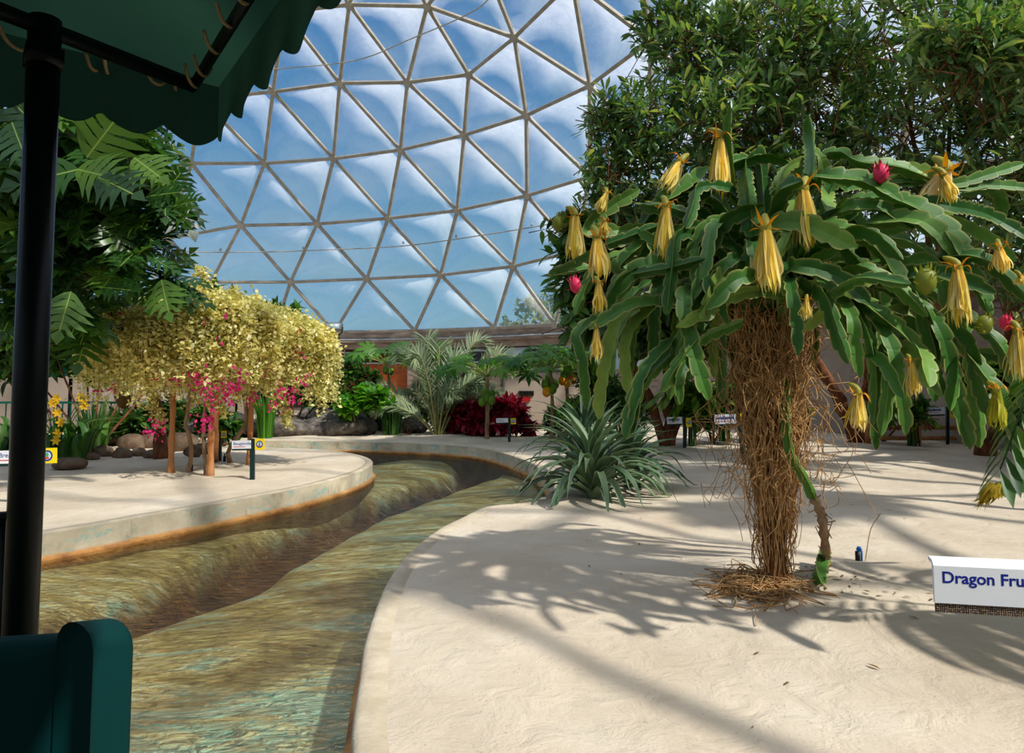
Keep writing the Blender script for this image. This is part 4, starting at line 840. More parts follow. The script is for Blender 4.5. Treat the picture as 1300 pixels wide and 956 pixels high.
sign('shaded name sign just right of the slanting stems', (869, 569), 531, (847, 529.5, 866, 538), (871, 530.5, 878, 542))
sign('name sign on a leaning post left of the dragon fruit trunk', (945, 589), 526, (907, 526, 935, 538), (940, 525, 953, 539), tilt=937)
sign('name sign low behind the hanging stems, near the bamboo planter', (1203, 566), 516, (1174, 517, 1199, 526), (1206, 518, 1213, 530))
sign('yellow-plated sign right behind the dragon fruit trunk', (1025, 551), 519, None, (1027, 519, 1035, 528))
sign('dark-posted yellow-plated sign behind the middle bougainvillea', (279, 585), 547, (273, 547, 278, 553), (281, 547, 287.5, 556))
sign('yellow-plated sign behind the spiky rosettes', (802, 567), 528, (795, 528, 801, 534), (805, 529, 812, 537))
sign('tiny white sign standing among the lava rocks', (300, 549), 507, (293, 506, 306, 511), None)
# near Dragon Fruit sign
Yd = 1.72; p0 = PD(1184, 711, Yd); t_ = bpy.data.objects.new('dragon_fruit_sign', None); COL.objects.link(t_); tag(t_, 'large white sign reading Dragon Fruit at the right foreground', 'sign')
W_, H_ = .372, .124; rzz = -.2; t_.location = (p0[0]+W_*.5*math.cos(rzz), p0[1]+W_*.5*math.sin(rzz), 0); t_.rotation_euler = (0, 0, rzz); zt = p0[2]
q_ = MB(); q_.add([(-W_/2, -.004, zt-H_*.82), (W_/2, -.004, zt-H_*.82), (W_/2, -.004, zt-H_*.1), (W_/2, .006, zt), (W_/2, .028, zt+.004), (W_/2, .03, zt-.004), (W_/2, .008, zt-.01), (W_/2, .004, zt-H_*.82),
    (-W_/2, -.004, zt-H_*.1), (-W_/2, .006, zt), (-W_/2, .028, zt+.004), (-W_/2, .03, zt-.004), (-W_/2, .008, zt-.01), (-W_/2, .004, zt-H_*.82)],
    [(0, 1, 2, 8), (8, 2, 3, 9), (9, 3, 4, 10), (10, 4, 5, 11), (11, 5, 6, 12), (12, 6, 7, 13), (13, 7, 1, 0), (0, 8, 9, 10, 11, 12, 13), (1, 7, 6, 5, 4, 3, 2)])
fp = q_.build('name_plate', WHITE, None, False); fp.parent = t_
lettering('Dragon Fruit', fp, .0385, (-W_*.455, -.0044, zt-H_*.42), NAVY)
def meshmat():
    m, nt, out = newmat('perforated_metal'); L = nt.links; v = N(nt, 'ShaderNodeTexVoronoi'); v.inputs['Scale'].default_value = 210; v.inputs['Randomness'].default_value = .3; L.new(objco(nt), v.inputs['Vector'])
    b = N(nt, 'ShaderNodeBsdfPrincipled'); b.inputs['Roughness'].default_value = .6; L.new(ramp(nt, v.outputs['Distance'], [(.24, C((176, 150, 122))), (.36, C((40, 30, 26)))]), b.inputs['Base Color']); L.new(b.outputs[0], out.inputs[0]); return m
q_ = MB(); box(q_, (0, .003, zt-H_*.91), (W_*.985, .006, H_*.2)); s_ = q_.build('perforated_strip', meshmat(), None, False); s_.parent = t_
q_ = MB(); box(q_, (W_*.52, .03, (zt+.02)/2-.02), (.05, .04, zt+.06), bev=.004); s_ = q_.build('post', POSTM, None, False); s_.parent = t_
# floodlight on the beam
p = PD(423, 424, 29.6); t_ = thing('floodlight', 'small floodlight standing on the beam under the dome', 'floodlight', p); q_ = MB(); box(q_, p+[0, 0, .32], (.78, .35, .34), bev=.05); q_.build('lamp_housing', surf('grey_housing', [(96, 98, 96), (130, 132, 130)], 4, .4), t_)
q_ = MB(); tube(q_, catmull([p+[-.42, 0, .3], p+[-.3, 0, -.02], p+[.3, 0, -.02], p+[.42, 0, .3]], 10), .03, 6); box(q_, p+[0, .05, -.18], (.5, .3, .3)); q_.build('bracket', DARKG, t_)
q_ = MB(); box(q_, p+[0, -.18, .32], (.62, .02, .22)); q_.build('lens', GLASSB, t_)
# tree outside the dome
bO = np.array([4.5, 44.0, -.4]); tree('outdoor_tree', 'sparse tree standing outside, seen through the lower dome panes', 'tree', bO, [([bO+[0, 0, 3], bO+[-1, 0, 5]], .3, .15)], bO+[-1, 0, 5],
     [((1.5, 44, 6.3), (1.6, 1, 1.1)), ((3.4, 44, 7), (2, 1, 1.6)), ((5.5, 44, 6.4), (1.8, 1, 1.4)), ((.2, 44, 5.2), (1.2, 1, .8)), ((3, 44, 5), (2.4, 1, 1))], 230, OVAL, leafmat('olive_leaf', [(120, 128, 70), (150, 156, 90)], .5, .3), BARKL, .6, 8, .4, shell=.2)

# ------------------------------------------------------------------ dragon fruit
T0 = GS(985, 737); Yt = T0[1]; HUB = PD(990, 372, Yt)
dfr = thing('dragon_fruit_cactus', 'huge dragon fruit cactus with fringed root trunk and wilted yellow blossoms', 'cactus', T0)
def stemmat():
    m, nt, out = newmat('cactus_green'); L = nt.links; a = N(nt, 'ShaderNodeAttribute', attribute_name='c'); oi = N(nt, 'ShaderNodeObjectInfo')
    base = ramp(nt, oi.outputs['Random'], [(0, C((42, 92, 34))), (.5, C((66, 118, 44))), (.85, C((92, 140, 58))), (1, C((140, 170, 76)))])
    nf = ramp(nt, noise(nt, 5, 6, .65, objco(nt)), [(.35, (.62, .64, .66, 1)), (.7, (1.35, 1.3, 1.1, 1))])
    m0 = N(nt, 'ShaderNodeMix', data_type='RGBA', blend_type='MULTIPLY'); m0.inputs[0].default_value = .8; L.new(base, m0.inputs[6]); L.new(nf, m0.inputs[7])
    m1 = N(nt, 'ShaderNodeMix', data_type='RGBA'); L.new(ramp(nt, a.outputs['Fac'], [(.7, (0, 0, 0, 1)), (.93, (.4, .4, .4, 1)), (.99, (.95, .95, .95, 1))]), m1.inputs[0]); L.new(m0.outputs[2], m1.inputs[6]); m1.inputs[7].default_value = C((190, 184, 110))
    b = N(nt, 'ShaderNodeBsdfPrincipled'); b.inputs['Roughness'].default_value = .5; b.inputs['Specular IOR Level'].default_value = .35; L.new(m1.outputs[2], b.inputs['Base Color'])
    t = N(nt, 'ShaderNodeBsdfTranslucent'); t.inputs[0].default_value = C((130, 170, 50)); mx = N(nt, 'ShaderNodeMixShader'); mx.inputs[0].default_value = .2; L.new(b.outputs[0], mx.inputs[1]); L.new(t.outputs[0], mx.inputs[2]); L.new(mx.outputs[0], out.inputs[0]); return m
CACT = stemmat()
DRY = surf('dry_root_fibre', [(140, 100, 60), (190, 146, 94), (214, 176, 124)], 14, .85, .4, 40)
TRK = surf('fibrous_trunk', [(66, 40, 22), (112, 72, 40), (150, 104, 62)], 10, .9, .9, 30, stretch=(1, 1, .2))
def wingstem(P, w, nseg=None, roll=0, name='stem', taper=True, joints=()):
    P = catmull(P, 4*max(6, int(sum(np.linalg.norm(np.diff(np.array(P), axis=0), axis=1))/.068))); k = len(P); T_, A_, B_ = frames(P)
    s_ = np.r_[0, np.cumsum(np.linalg.norm(np.diff(P, axis=0), axis=1))]; L_ = s_[-1]; lob = .095; mb = MB(); V = []; Aa = []
    for i in range(k):
        t = s_[i]/L_; env = min(1, .35+s_[i]/.1)*min(1, max(.12, math.sqrt(max(0, (L_-s_[i])/.09)))) if taper else 1
        for j_ in joints: env *= 1-.55*math.exp(-((s_[i]-j_*L_)/.03)**2)
        for j in range(6):
            a = roll+j*PI/3
            if j % 2 == 0:
                ph = ((s_[i]+.028*j)/lob) % 1; sc = 1-.34*(1-ph)**2.2; wj = w*(.58 if j else .62)*sc*env; V.append(P[i]+(A_[i]*math.cos(a)+B_[i]*math.sin(a))*wj); Aa.append(1)
            else: V.append(P[i]+(A_[i]*math.cos(a)+B_[i]*math.sin(a))*w*.13*env); Aa.append(0)
    Fc = [(i*6+j, i*6+(j+1) % 6, (i+1)*6+(j+1) % 6, (i+1)*6+j) for i in range(k-1) for j in range(6)]+[(5, 4, 3, 2, 1, 0), tuple((k-1)*6+j for j in range(6))]
    mb.add(V, Fc, 0, Aa); return mb.build(name, CACT, dfr, smooth=False)
CRW = PD(1010, 400, Yt); CRC = np.array([CRW[0], Yt, 1.45]); CRR = np.array([1.75, 1.25, 1.25])
def crown_pt(px, py, k=1.0):
    """point where the sight line meets the crown's rounded front"""
    d_ = ray(px, py); o_ = (CAM-CRC)/(CRR*k); dd = d_/(CRR*k); a = dd@dd; b = o_@dd; c = o_@o_-1; D_ = b*b-a*c
    if D_ < 0: return PD(px, py, Yt-.25)
    t = (-b-math.sqrt(D_))/a; p = CAM+d_*t
    return p if p[1] > Yt-1.3 else PD(px, py, Yt-1.2)
# visible stems traced root to tip: pixel points, width in pixels
ST = [([(1030, 222), (1029, 180), (1026, 146)], 24), ([(920, 214), (965, 200), (1000, 206)], 20), ([(946, 216), (950, 255), (955, 300)], 30), ([(1040, 200), (1046, 235), (1048, 268)], 26),
 ([(1052, 224), (1100, 230), (1145, 256)], 30), ([(1150, 258), (1195, 285), (1222, 325), (1228, 342)], 36), ([(955, 310), (962, 340), (970, 375)], 24), ([(996, 358), (1006, 376), (1012, 392)], 24), ([(1006, 372), (1012, 410), (1014, 452)], 22),
 ([(1010, 338), (1060, 350), (1106, 388)], 28), ([(1112, 396), (1150, 428), (1180, 470), (1198, 504)], 34), ([(1062, 288), (1115, 315), (1150, 370)], 28), ([(1212, 234), (1255, 222), (1300, 208)], 20), ([(1215, 238), (1260, 236), (1310, 240)], 20),
 ([(1205, 262), (1250, 272), (1310, 305)], 26), ([(1200, 280), (1250, 300), (1290, 332)], 22), ([(1235, 325), (1270, 345), (1310, 385)], 26), ([(1226, 340), (1245, 370), (1258, 402)], 24), ([(745, 292), (775, 262), (812, 240)], 24), ([(842, 254), (868, 238), (900, 212)], 28),
 ([(705, 345), (725, 335), (760, 315)], 18), ([(868, 376), (876, 430), (890, 480), (900, 508)], 28), ([(790, 400), (772, 450), (760, 532)], 24), ([(800, 420), (795, 460), (800, 505)], 20), ([(1048, 380), (1062, 420), (1078, 462)], 28), ([(1130, 440), (1142, 500), (1150, 552)], 26),
 ([(1186, 410), (1206, 470), (1216, 520), (1232, 570)], 28), ([(1228, 430), (1240, 480), (1256, 530)], 24), ([(808, 348), (850, 340), (895, 328)], 20), ([(768, 312), (800, 300), (840, 285)], 20), ([(785, 340), (810, 312), (835, 290)], 22), ([(884, 392), (888, 405), (892, 420)], 20), ([(900, 355), (915, 385), (925, 412)], 22),
 ([(1095, 340), (1140, 365), (1178, 402)], 24), ([(1170, 386), (1184, 410), (1194, 430)], 20), ([(1262, 430), (1285, 475), (1310, 530)], 24), ([(866, 470), (862, 490), (864, 514)], 18), ([(1262, 490), (1280, 540), (1305, 580)], 24), ([(1100, 420), (1112, 480), (1108, 540)], 20),
 ([(826, 300), (836, 340), (830, 390)], 20), ([(860, 300), (852, 350), (846, 400)], 22), ([(905, 290), (895, 340), (880, 380)], 22), ([(1085, 262), (1120, 265), (1160, 290)], 24), ([(1090, 205), (1140, 212), (1190, 232)], 24), ([(985, 240), (1000, 212), (1030, 200)], 20), ([(815, 262), (850, 265), (885, 275)], 22), ([(930, 330), (905, 350), (885, 352)], 22), ([(1060, 300), (1085, 330), (1110, 350)], 24), ([(735, 420), (740, 460), (745, 520)], 18), ([(1080, 400), (1085, 440), (1092, 480)], 22), ([(770, 330), (745, 360), (730, 400)], 20), ([(1180, 330), (1200, 370), (1205, 410)], 22), ([(885, 240), (880, 262), (870, 290)], 20), ([(1010, 260), (1000, 300), (985, 330)], 22)]
for k, (pts, wp) in enumerate(ST):
    W3 = [crown_pt(*p, k=1.0-.04*(k % 4)) for p in pts]; w_ = wp*mpp(W3[0][1])*.78
    mid = HUB*.45+W3[0]*.55; mid[2] = max(HUB[2], W3[0][2])-.02+.1*(k % 3)*.5; inner = catmull([HUB+rng.normal(size=3)*.08, mid, W3[0]], 5)[:-1]
    P = list(inner)+W3; L1 = sum(np.linalg.norm(np.diff(np.array(inner+0), axis=0), axis=1)); LT = sum(np.linalg.norm(np.diff(np.array(P), axis=0), axis=1))
    wingstem(P, w_, roll=PI/2+rng.uniform(-.9, .9), joints=(min(.9, L1/LT*1.06),))
g = np.random.default_rng(21)
for k in range(44):   # the back and inner stems
    a = -.35+(k+g.uniform(0, 1))/44*(PI+.7); R_ = g.uniform(.5, 1.45)*(.82 if math.cos(a) < 0 else 1); st = np.array([math.cos(a), math.sin(a)*.75, 0]); zt_ = HUB[2]+g.uniform(.05, .62)*(1.2-R_*.4); ze = g.uniform(1.15, 1.85) if math.cos(a) < .45 else g.uniform(.85, 1.7)
    P = [HUB+st*.06, HUB+st*R_*.35+[0, 0, (zt_-HUB[2])*.9], np.array([HUB[0], HUB[1], 0])+st*R_*.8+[0, 0, zt_-.1], np.array([HUB[0], HUB[1], 0])+st*(R_*1.02)+[0, 0, (zt_+ze)/2], np.array([HUB[0], HUB[1], 0])+st*R_*1.06+[0, 0, ze]]
    wingstem(P, g.uniform(.07, .12), roll=g.uniform(0, 2), joints=(.4, .7))
_ss = len(dfr.children)
for k in range(46):   # short side shoots over the front of the crown
    px_, py_ = g.uniform(800, 1300), g.uniform(225, 460); 
    if abs(px_-985) < 60 and py_ > 380: continue
    c_ = crown_pt(px_, py_, g.uniform(.8, 1.0)); o_ = unit(c_-CRC); d_ = unit(o_*.7+g.normal(size=3)*.5+[0, 0, -.75]); L_ = g.uniform(.25, .6); o = wingstem([c_-d_*.08-o_*.1, c_+d_*L_*.4+o_*.03, c_+d_*L_+[0, 0, -.1]], g.uniform(.06, .11), roll=g.uniform(0, 2), name='side_shoot')
# trunk and fringe of aerial roots
w = MB(); P = catmull([T0+[0, 0, -.08], T0+[-.01, 0, .5], T0+[.0, 0, 1.1], T0+[-.02, .02, 1.6], HUB+[0, 0, .08]], 26); tube(w, P, np.interp(np.linspace(0, 1, 26), [0, .08, .3, .6, 1], [.10, .07, .065, .065, .06])*(1+.08*np.sin(np.arange(26)*2.1)), 14); w.build('trunk', TRK, dfr)
f = MB(); zt_ = HUB[2]
for k in range(720):
    a = g.uniform(0, 2*PI); zs = g.uniform(.25, 1.0)**.7*zt_; rr = np.interp(zs, [0, .6, 1.1, zt_], [.075, .085, .2, .27])*g.uniform(.4, 1.1); L_ = g.uniform(.25, 1.0)
    ze = max(.02+T0[2], zs-L_); p_ = T0+[math.cos(a)*rr, math.sin(a)*rr, 0]; n_ = 9; t = np.linspace(0, 1, n_); z_ = zs+(ze-zs)*t; re = np.interp(ze, [0, .6, 1.1, zt_], [.10, .085, .16, .25])*g.uniform(.5, 1.15)
    r_ = rr+(re-rr)*t+g.uniform(.01, .05)*np.sin(t*g.uniform(4, 14)+g.uniform(0, 6)); aa = a+g.uniform(-.5, .5)*t+.2*np.sin(t*g.uniform(3, 9)+g.uniform(0, 6)); P = np.c_[T0[0]+np.cos(aa)*r_, T0[1]+np.sin(aa)*r_, z_]; tube(f, P, g.uniform(.0018, .0046), 4, cap=False)
for k in range(420):   # loose loops
    zs = g.uniform(.7, zt_); c_ = T0+[g.normal()*.19, g.normal()*.15-.05, zs]; P = [c_]
    for _ in range(5): P.append(P[-1]+g.normal(size=3)*[.05, .05, .07]+[0, 0, -.05])
    tube(f, catmull(P, 16), .0026, 3, cap=False)
tag(f.build('aerial_roots', DRY, dfr), 'dense curtain of dry brown roots', kind='stuff')
f = MB()
for k in range(130):
    a = g.normal(-2.5, .6) if k < 105 else g.uniform(-3.1, 3.1); r_ = g.uniform(.06, .2)+abs(g.normal())*.13*(1 if k < 105 else .2); p_ = T0+[math.cos(a)*r_, math.sin(a)*r_*.8, 0]; P = []
    for j in range(6): x, y = p_[0]+g.normal()*.045*j*.6, p_[1]+g.normal()*.045*j*.6; P.append([x, y, szp(x, y)+.008+abs(math.sin(j*.9+k))*g.uniform(.01, .07)*(1.2-r_*1.6)])
    tube(f, catmull(P, 12), g.uniform(.0022, .0048), 4, cap=False)
tag(f.build('ground_roots', DRY, dfr), 'tangle of pale roots spread on the sand', kind='stuff')
# leaning side stem, green above and woody below
wingstem([PD(999, 480, Yt-.16), PD(998, 530, Yt-.2), PD(1004, 575, Yt-.2), PD(1022, 608, Yt-.2), PD(1036, 638, Yt-.2)], .065, taper=False, name='side_stem')
w = MB(); sb = GS(1050, 716); P = catmull([PD(1034, 632, Yt-.2), PD(1043, 655, Yt-.19), PD(1047, 685, Yt-.15), sb+[0, 0, -.03]], 16); tube(w, P, .027*(1+.25*np.sin(np.arange(16)*2.3)), 8)
for k in range(40): i = g.integers(1, 14); tube(w, [P[i]+g.normal(size=3)*.012, P[i]+g.normal(size=3)*[.035, .03, .05]], .004, 3, cap=False)
w.build('woody_stem', BARKL, dfr)
# blossoms
FLW = leafmat('wilted_petal', [(250, 206, 48), (252, 224, 86), (254, 244, 176), (250, 212, 56), (255, 250, 222)], .55, .3, (1.15, 1.05, .6, 1), big=4)
FLO = leafmat('orange_sepal', [(206, 130, 20), (222, 156, 30), (196, 110, 16)], .55, .3, (1.2, 1, .5, 1)); CAL = leafmat('calyx_green', [(130, 140, 30), (160, 150, 40), (110, 128, 36)], .5, .1)
FLWW = leafmat('pale_wilted_petal', [(236, 214, 140), (244, 232, 190), (226, 190, 90)], .55, .4, (1.1, 1, .8, 1))
FL = [(914, 175, 914, 250, 30, 1), (864, 205, 842, 243, 26, 1), (845, 262, 842, 332, 28, 0), (730, 273, 730, 334, 26, 0), (758, 302, 762, 358, 32, 0), (770, 245, 760, 270, 16, 0), (1020, 240, 1026, 316, 36, 0), (972, 290, 977, 370, 38, 0), (1200, 218, 1186, 264, 44, 2), (1216, 340, 1221, 414, 32, 0), (1268, 314, 1274, 346, 22, 0), (760, 360, 760, 400, 18, 0), (757, 415, 757, 460, 14, 0), (1090, 500, 1087, 546, 26, 0), (1266, 495, 1267, 545, 22, 3), (1292, 420, 1294, 484, 28, 0), (1157, 460, 1160, 506, 18, 0), (1296, 350, 1298, 362, 14, 0), (1024, 380, 1024, 406, 12, 0), (1198, 222, 1208, 258, 24, 0), (768, 282, 766, 300, 16, 0)]
FC3 = leafmat('lime_wilted_petal', [(190, 190, 40), (206, 204, 70), (170, 176, 40)], .55, .4, (1.1, 1, .6, 1))
for k, (x0, y0, x1, y1, wp, kind_) in enumerate(FL):
    pr_ = crown_pt(x0, y0, 1.04); Yf = pr_[1]-.06; a_ = PD(x0, y0, Yf); b_ = PD(x1, y1, Yf); m_ = mpp(Yf); ax = b_-a_; L_ = np.linalg.norm(ax); ax = ax/L_; hw = wp*m_/2; s1 = unit(np.cross(ax, [0, 1, .01])); s2 = np.cross(ax, s1); f = MB()
    for j in range(34):
        an = j*2.4; rr_ = hw*(.3+.8*((j % 7)/6)); o_ = s1*math.cos(an)+s2*math.sin(an); fl = 1.0+(.25 if j % 5 == 0 else 0)
        P = catmull([a_+o_*hw*.22, a_+ax*L_*.3+o_*rr_*.55, a_+ax*L_*.65+o_*rr_*.8+g.normal(size=3)*.008, a_+ax*L_*g.uniform(.7, 1.08)+o_*rr_*fl*g.uniform(.6, 1.3)], 9); strap(f, P, hw*.36, .6, lambda t: .7+.3*np.sin(PI*t)-.3*t, up=tuple(o_))
    fo = f.build('flower', {0: FLW, 1: FLW, 2: FLWW, 3: FC3}[kind_], dfr); c = MB(); bd = unit(np.array([g.uniform(-1, 1), .6, .5])); 
    P = catmull([a_+ax*.02, a_-ax*hw*.4+bd*.01, a_-ax*hw*.5+bd*hw*1.1], 8); tube(c, P, np.array([.6, .7, .7, .62, .55, .5, .42, .2])*hw*.55, 9)
    for j in range(6):
        an = j*1.05+g.uniform(0, .3); o_ = s1*math.cos(an)+s2*math.sin(an); P2 = catmull([a_+o_*hw*.2, a_+o_*hw*.8-ax*hw*g.uniform(-.2, .7), a_+o_*hw*g.uniform(.9, 1.7)+ax*hw*g.uniform(-1.4, .9)], 7); strap(c, P2, hw*.26, .4, up=tuple(-ax), mi=1)
    sub(c, 'calyx', [CAL, FLO], fo)
RED = surf('fruit_pink', [(196, 30, 70), (222, 60, 100)], 8, .4)
for (x, y, r, mt, nm) in ((1118, 220, 13, RED, 'fruit'), (1277, 410, 10, RED, 'fruit'), (1175, 357, 17, CAL, 'flower_bud'), (1250, 412, 12, CAL, 'flower_bud'), (708, 283, 10, CAL, 'flower_bud'), (730, 362, 10, RED, 'fruit')):
    c_ = crown_pt(x, y, 1.05); m_ = mpp(c_[1]); f = MB(); ico(c_, (r*m_*.7, r*m_*.7, r*m_), 5, .05, 2, f)
    for j in range(22):
        d_ = unit(g.normal(size=3)+[0, -.3, .3]); place(f, LANCE, c_+d_*r*m_*.6, (d_+[0, 0, .5])[None], d_[None]+.01, r*m_*.9)
    f.build(nm, mt, dfr)
# cut piece of stem lying by the trunk, loose bits, sprinkler
sp = GS(1043, 745); P0 = GS(1046, 720)
m_ = MB(); tmp = dfr; cut = wingstem([sp+[0, 0, .02], sp+[.0, .04, .08], P0+[.0, .0, .12]], .1, taper=False, name='cactus_cutting'); cut.parent = None; cut.location = (T0[0], T0[1], T0[2]); tag(cut, 'broken piece of green cactus stem lying against the woody side stem', 'cactus cutting')
p = GS(1091, 712); t_ = thing('sprinkler', 'small black and blue irrigation riser on the sand', 'sprinkler', p); q_ = MB(); tube(q_, [p+[-.012, 0, -.03], p+[-.012, 0, .07]], .018, 10); q_.build('riser', surf('black_plastic', [(14, 14, 16), (24, 24, 26)], 4, .4), t_)
q_ = MB(); tube(q_, [p+[.012, -.01, .0], p+[.014, -.01, .075]], .008, 8); tube(q_, [p+[0, 0, .07], p+[.0, 0, .085]], [.014, .022], 10); tube(q_, [p+[0, 0, .086], p+[.0, 0, .105]], [.02, .012], 10); q_.build('nozzle', surf('blue_plastic', [(20, 110, 190), (30, 130, 210)], 4, .4), t_)
for (x, y, lb) in ((243, 598, 'black drip riser at the foot of the crooked pale trunk'), (285, 586, 'black drip riser by the yellow-plated post')):
    p = GS(x, y); q_ = MB(); tube(q_, [p+[0, 0, -.03], p+[0, 0, .09], p+[0, 0, .1], p+[0, 0, .14]], [.025, .025, .012, .012], 8); tag(q_.build('drip_riser', MATS['black_plastic'], origin=p), lb, 'sprinkler')
f = MB(); gb = np.random.default_rng(9)
for k in range(150):
    if k < 60: x, y = T0[0]+gb.normal(.45, .22), T0[1]+gb.normal(.0, .16)
    else: x, y = gb.uniform(0, 5), gb.uniform(2.7, 11)
    if k >= 60 and distcurve(np.array([[x, y]]), OUT)[0] < .3: continue
    if (x-.0) < .5 and y < 8 and distcurve(np.array([[x, y]]), OUT)[0] < .3: continue
    z = szp(x, y); a = gb.uniform(0, 6.3); place(f, LANCE, np.array([[x, y, z+.008]]), np.array([[math.cos(a), math.sin(a), .05]]), np.array([[0, 0, 1.]]), gb.uniform(.02, .07))
tag(f.build('leaf_litter', leafmat('dry_leaf', [(92, 62, 36), (130, 96, 56), (74, 84, 44)], .8, .1)), 'small dry leaves and bark crumbs scattered on the sand', 'litter', kind='stuff')
# ------------------------------------------------------------------ plant just beyond the right edge, one yellowed frond hangs into view
bp_ = np.array([3.35, 3.55, szp(3.35, 3.55)]); t_ = thing('young_palm', 'young palm at the right edge with a yellowed drooping frond tip', 'palm', bp_); w = MB(); f = MB(); f2 = MB(); tp = bp_+[0, 0, .75]
trunk(w, [bp_+[0, 0, -.05], bp_+[.02, 0, .4], tp], .09, .06, 10, .005, 10); w.build('trunk', BARKL, t_); w = MB()
E1 = PD(1238, 640, 3.45)
for k in range(11):
    if k == 0: P = catmull([tp, tp+[-.3, -.02, .22], PD(1345, 612, 3.5), PD(1290, 608, 3.46), PD(1262, 616, 3.45)], 24)
    else:
        a = k*2.4+1.2; 
        if math.cos(a) < -.3: a += 1.4
        o_ = np.array([math.cos(a), math.sin(a), 0]); L_ = rng.uniform(.8, 1.15); P = catmull([tp, tp+o_*L_*.4+[0, 0, L_*.55], tp+o_*L_*.85+[0, 0, L_*.55], tp+o_*L_*1.15+[0, 0, L_*.15]], 24)
    tube(w, P, np.linspace(.014, .004, 24), 4); T_ = unit(np.gradient(P, axis=0))
    for i in range(5, 24):
        sd = unit(np.cross(T_[i], [0, 0, 1.])); mbx = f2 if (k == 0 and i > 19) else f
        Ls = (.16 if k == 0 else .3)*(.5+.5*math.sin(PI*i/25))
        for s_ in (-1, 1): place(mbx, LANCE, P[i], (sd*s_*.7+T_[i]*.8+[0, 0, -.35])[None], np.array([[0, 0, 1.]]), Ls)
    if k == 0:
        for j in range(26): q0 = P[-1]+rng.normal(size=3)*.012+[.03*j/26, 0, 0]; Pm = catmull([q0, q0+[-.03-.04*rng.random(), 0, -.05], PD(1236+rng.uniform(-4, 22), 642+rng.uniform(-10, 10), 3.45)], 7); strap(f2, Pm, .014, .3, up=(0, -1, .2))
w.build('stalks', G_MID, t_); f.build('fronds', G_MID, t_); tag(f2.build('withered_tip', leafmat('yellowed_leaf', [(190, 160, 30), (214, 188, 60), (160, 140, 30)], .5, .4, (1.2, 1, .5, 1)), t_), 'yellow withered frond tip')

# ------------------------------------------------------------------ our boat: canopy corner, pole and seat
GRNF = None
def canvas():
    m, nt, out = newmat('dark_green_canvas'); L = nt.links; b = N(nt, 'ShaderNodeBsdfPrincipled'); b.inputs['Roughness'].default_value = .8; b.inputs['Specular IOR Level'].default_value = .15
    c = ramp(nt, noise(nt, 3, 5, .6, objco(nt)), [(.3, C((18, 42, 34))), (.7, C((26, 54, 44)))]); L.new(c, b.inputs['Base Color']); t = N(nt, 'ShaderNodeBsdfTranslucent'); t.inputs[0].default_value = C((48, 84, 66)); mx = N(nt, 'ShaderNodeMixShader'); mx.inputs[0].default_value = .3
    bp = N(nt, 'ShaderNodeBump'); bp.inputs['Strength'].default_value = .3; bp.inputs['Distance'].default_value = .02; L.new(noise(nt, 7, 4, .5, objco(nt)), bp.inputs['Height']); L.new(bp.outputs[0], b.inputs['Normal'])
    L.new(b.outputs[0], mx.inputs[1]); L.new(t.outputs[0], mx.inputs[2]); L.new(mx.outputs[0], out.inputs[0]); return m
CANV = canvas(); BLK = surf('black_green_pole', [(4, 10, 10), (7, 15, 14)], 3, .4, spec=.2); CORD = surf('tan_cord', [(170, 140, 104), (196, 168, 130)], 30, .8); TSEAT = surf('teal_seat_shell', [(2, 44, 44), (4, 52, 51)], 2, .55, spec=.1)
zc = 2.0
def Pz(px, py, z=zc): return G(px, py, z)
K = Pz(278, 121); Lp = Pz(0, 53); Rp = Pz(363, 3); dl = unit(Lp-K); dr = unit(Rp-K)
dl[2] = dr[2] = 0
root = K+dl*.5+dr*.3; root[2] = -.25
boat = thing('tour_boat', 'dark green tour boat with canvas canopy, pole and seat, nearest at left', 'boat', root)
LL, RR = 1.9, 2.2; SAG = .16
q_ = MB(); n = 24; V = []; 
for i in range(n+1):
    for j in range(n+1):
        u, v = i/n*LL, j/n*RR; h = min(1, min(u, v)/.55); V.append(K+dl*u+dr*v+[0, 0, .02+.22*h+(.012*math.sin(14*u)*math.sin(11*v))])
q_.add(V, [(i*(n+1)+j, (i+1)*(n+1)+j, (i+1)*(n+1)+j+1, i*(n+1)+j+1) for i in range(n) for j in range(n)]); q_.build('canopy', CANV, boat)
def valance(A0, dirv, length, first, nm):
    q_ = MB(); n = int(length/.008); V = []; sc = .122 if nm else .175
    outw = -(dr if nm else dl)
    for i in range(n+1):
        u = i/n*length; ph = (u/sc) % 1; dn = .103+.034*math.sin(PI*ph)**.8; wv = (.009 if nm else .005)*math.sin(u*2*PI/sc)+.002*math.sin(u*33)
        p_ = A0+dirv*u; e_ = min(1, u/.05); V += [p_+[0, 0, .022], p_+outw*(-.004+wv*.5)*e_+[0, 0, -dn*.5], p_+outw*(-.012+wv)*e_+[0, 0, -dn]]
    q_.add(V, [(i*3+j, (i+1)*3+j, (i+1)*3+j+1, i*3+j+1) for i in range(n) for j in range(2)]); return q_.build('valance', CANV, boat)
valance(K, dl, LL, 0, True); valance(K, dr, RR, 0, False)
A_ = Pz(246, 109); B_ = Pz(0, 14); dbl = unit(B_-A_)
q_ = MB(); tube(q_, [A_, A_+dbl*1.6], .017, 8); q_.build('frame_bar', BLK, boat); q_ = MB(); tube(q_, [A_, A_+dr*2], .012, 8); q_.build('frame_bar', BLK, boat)
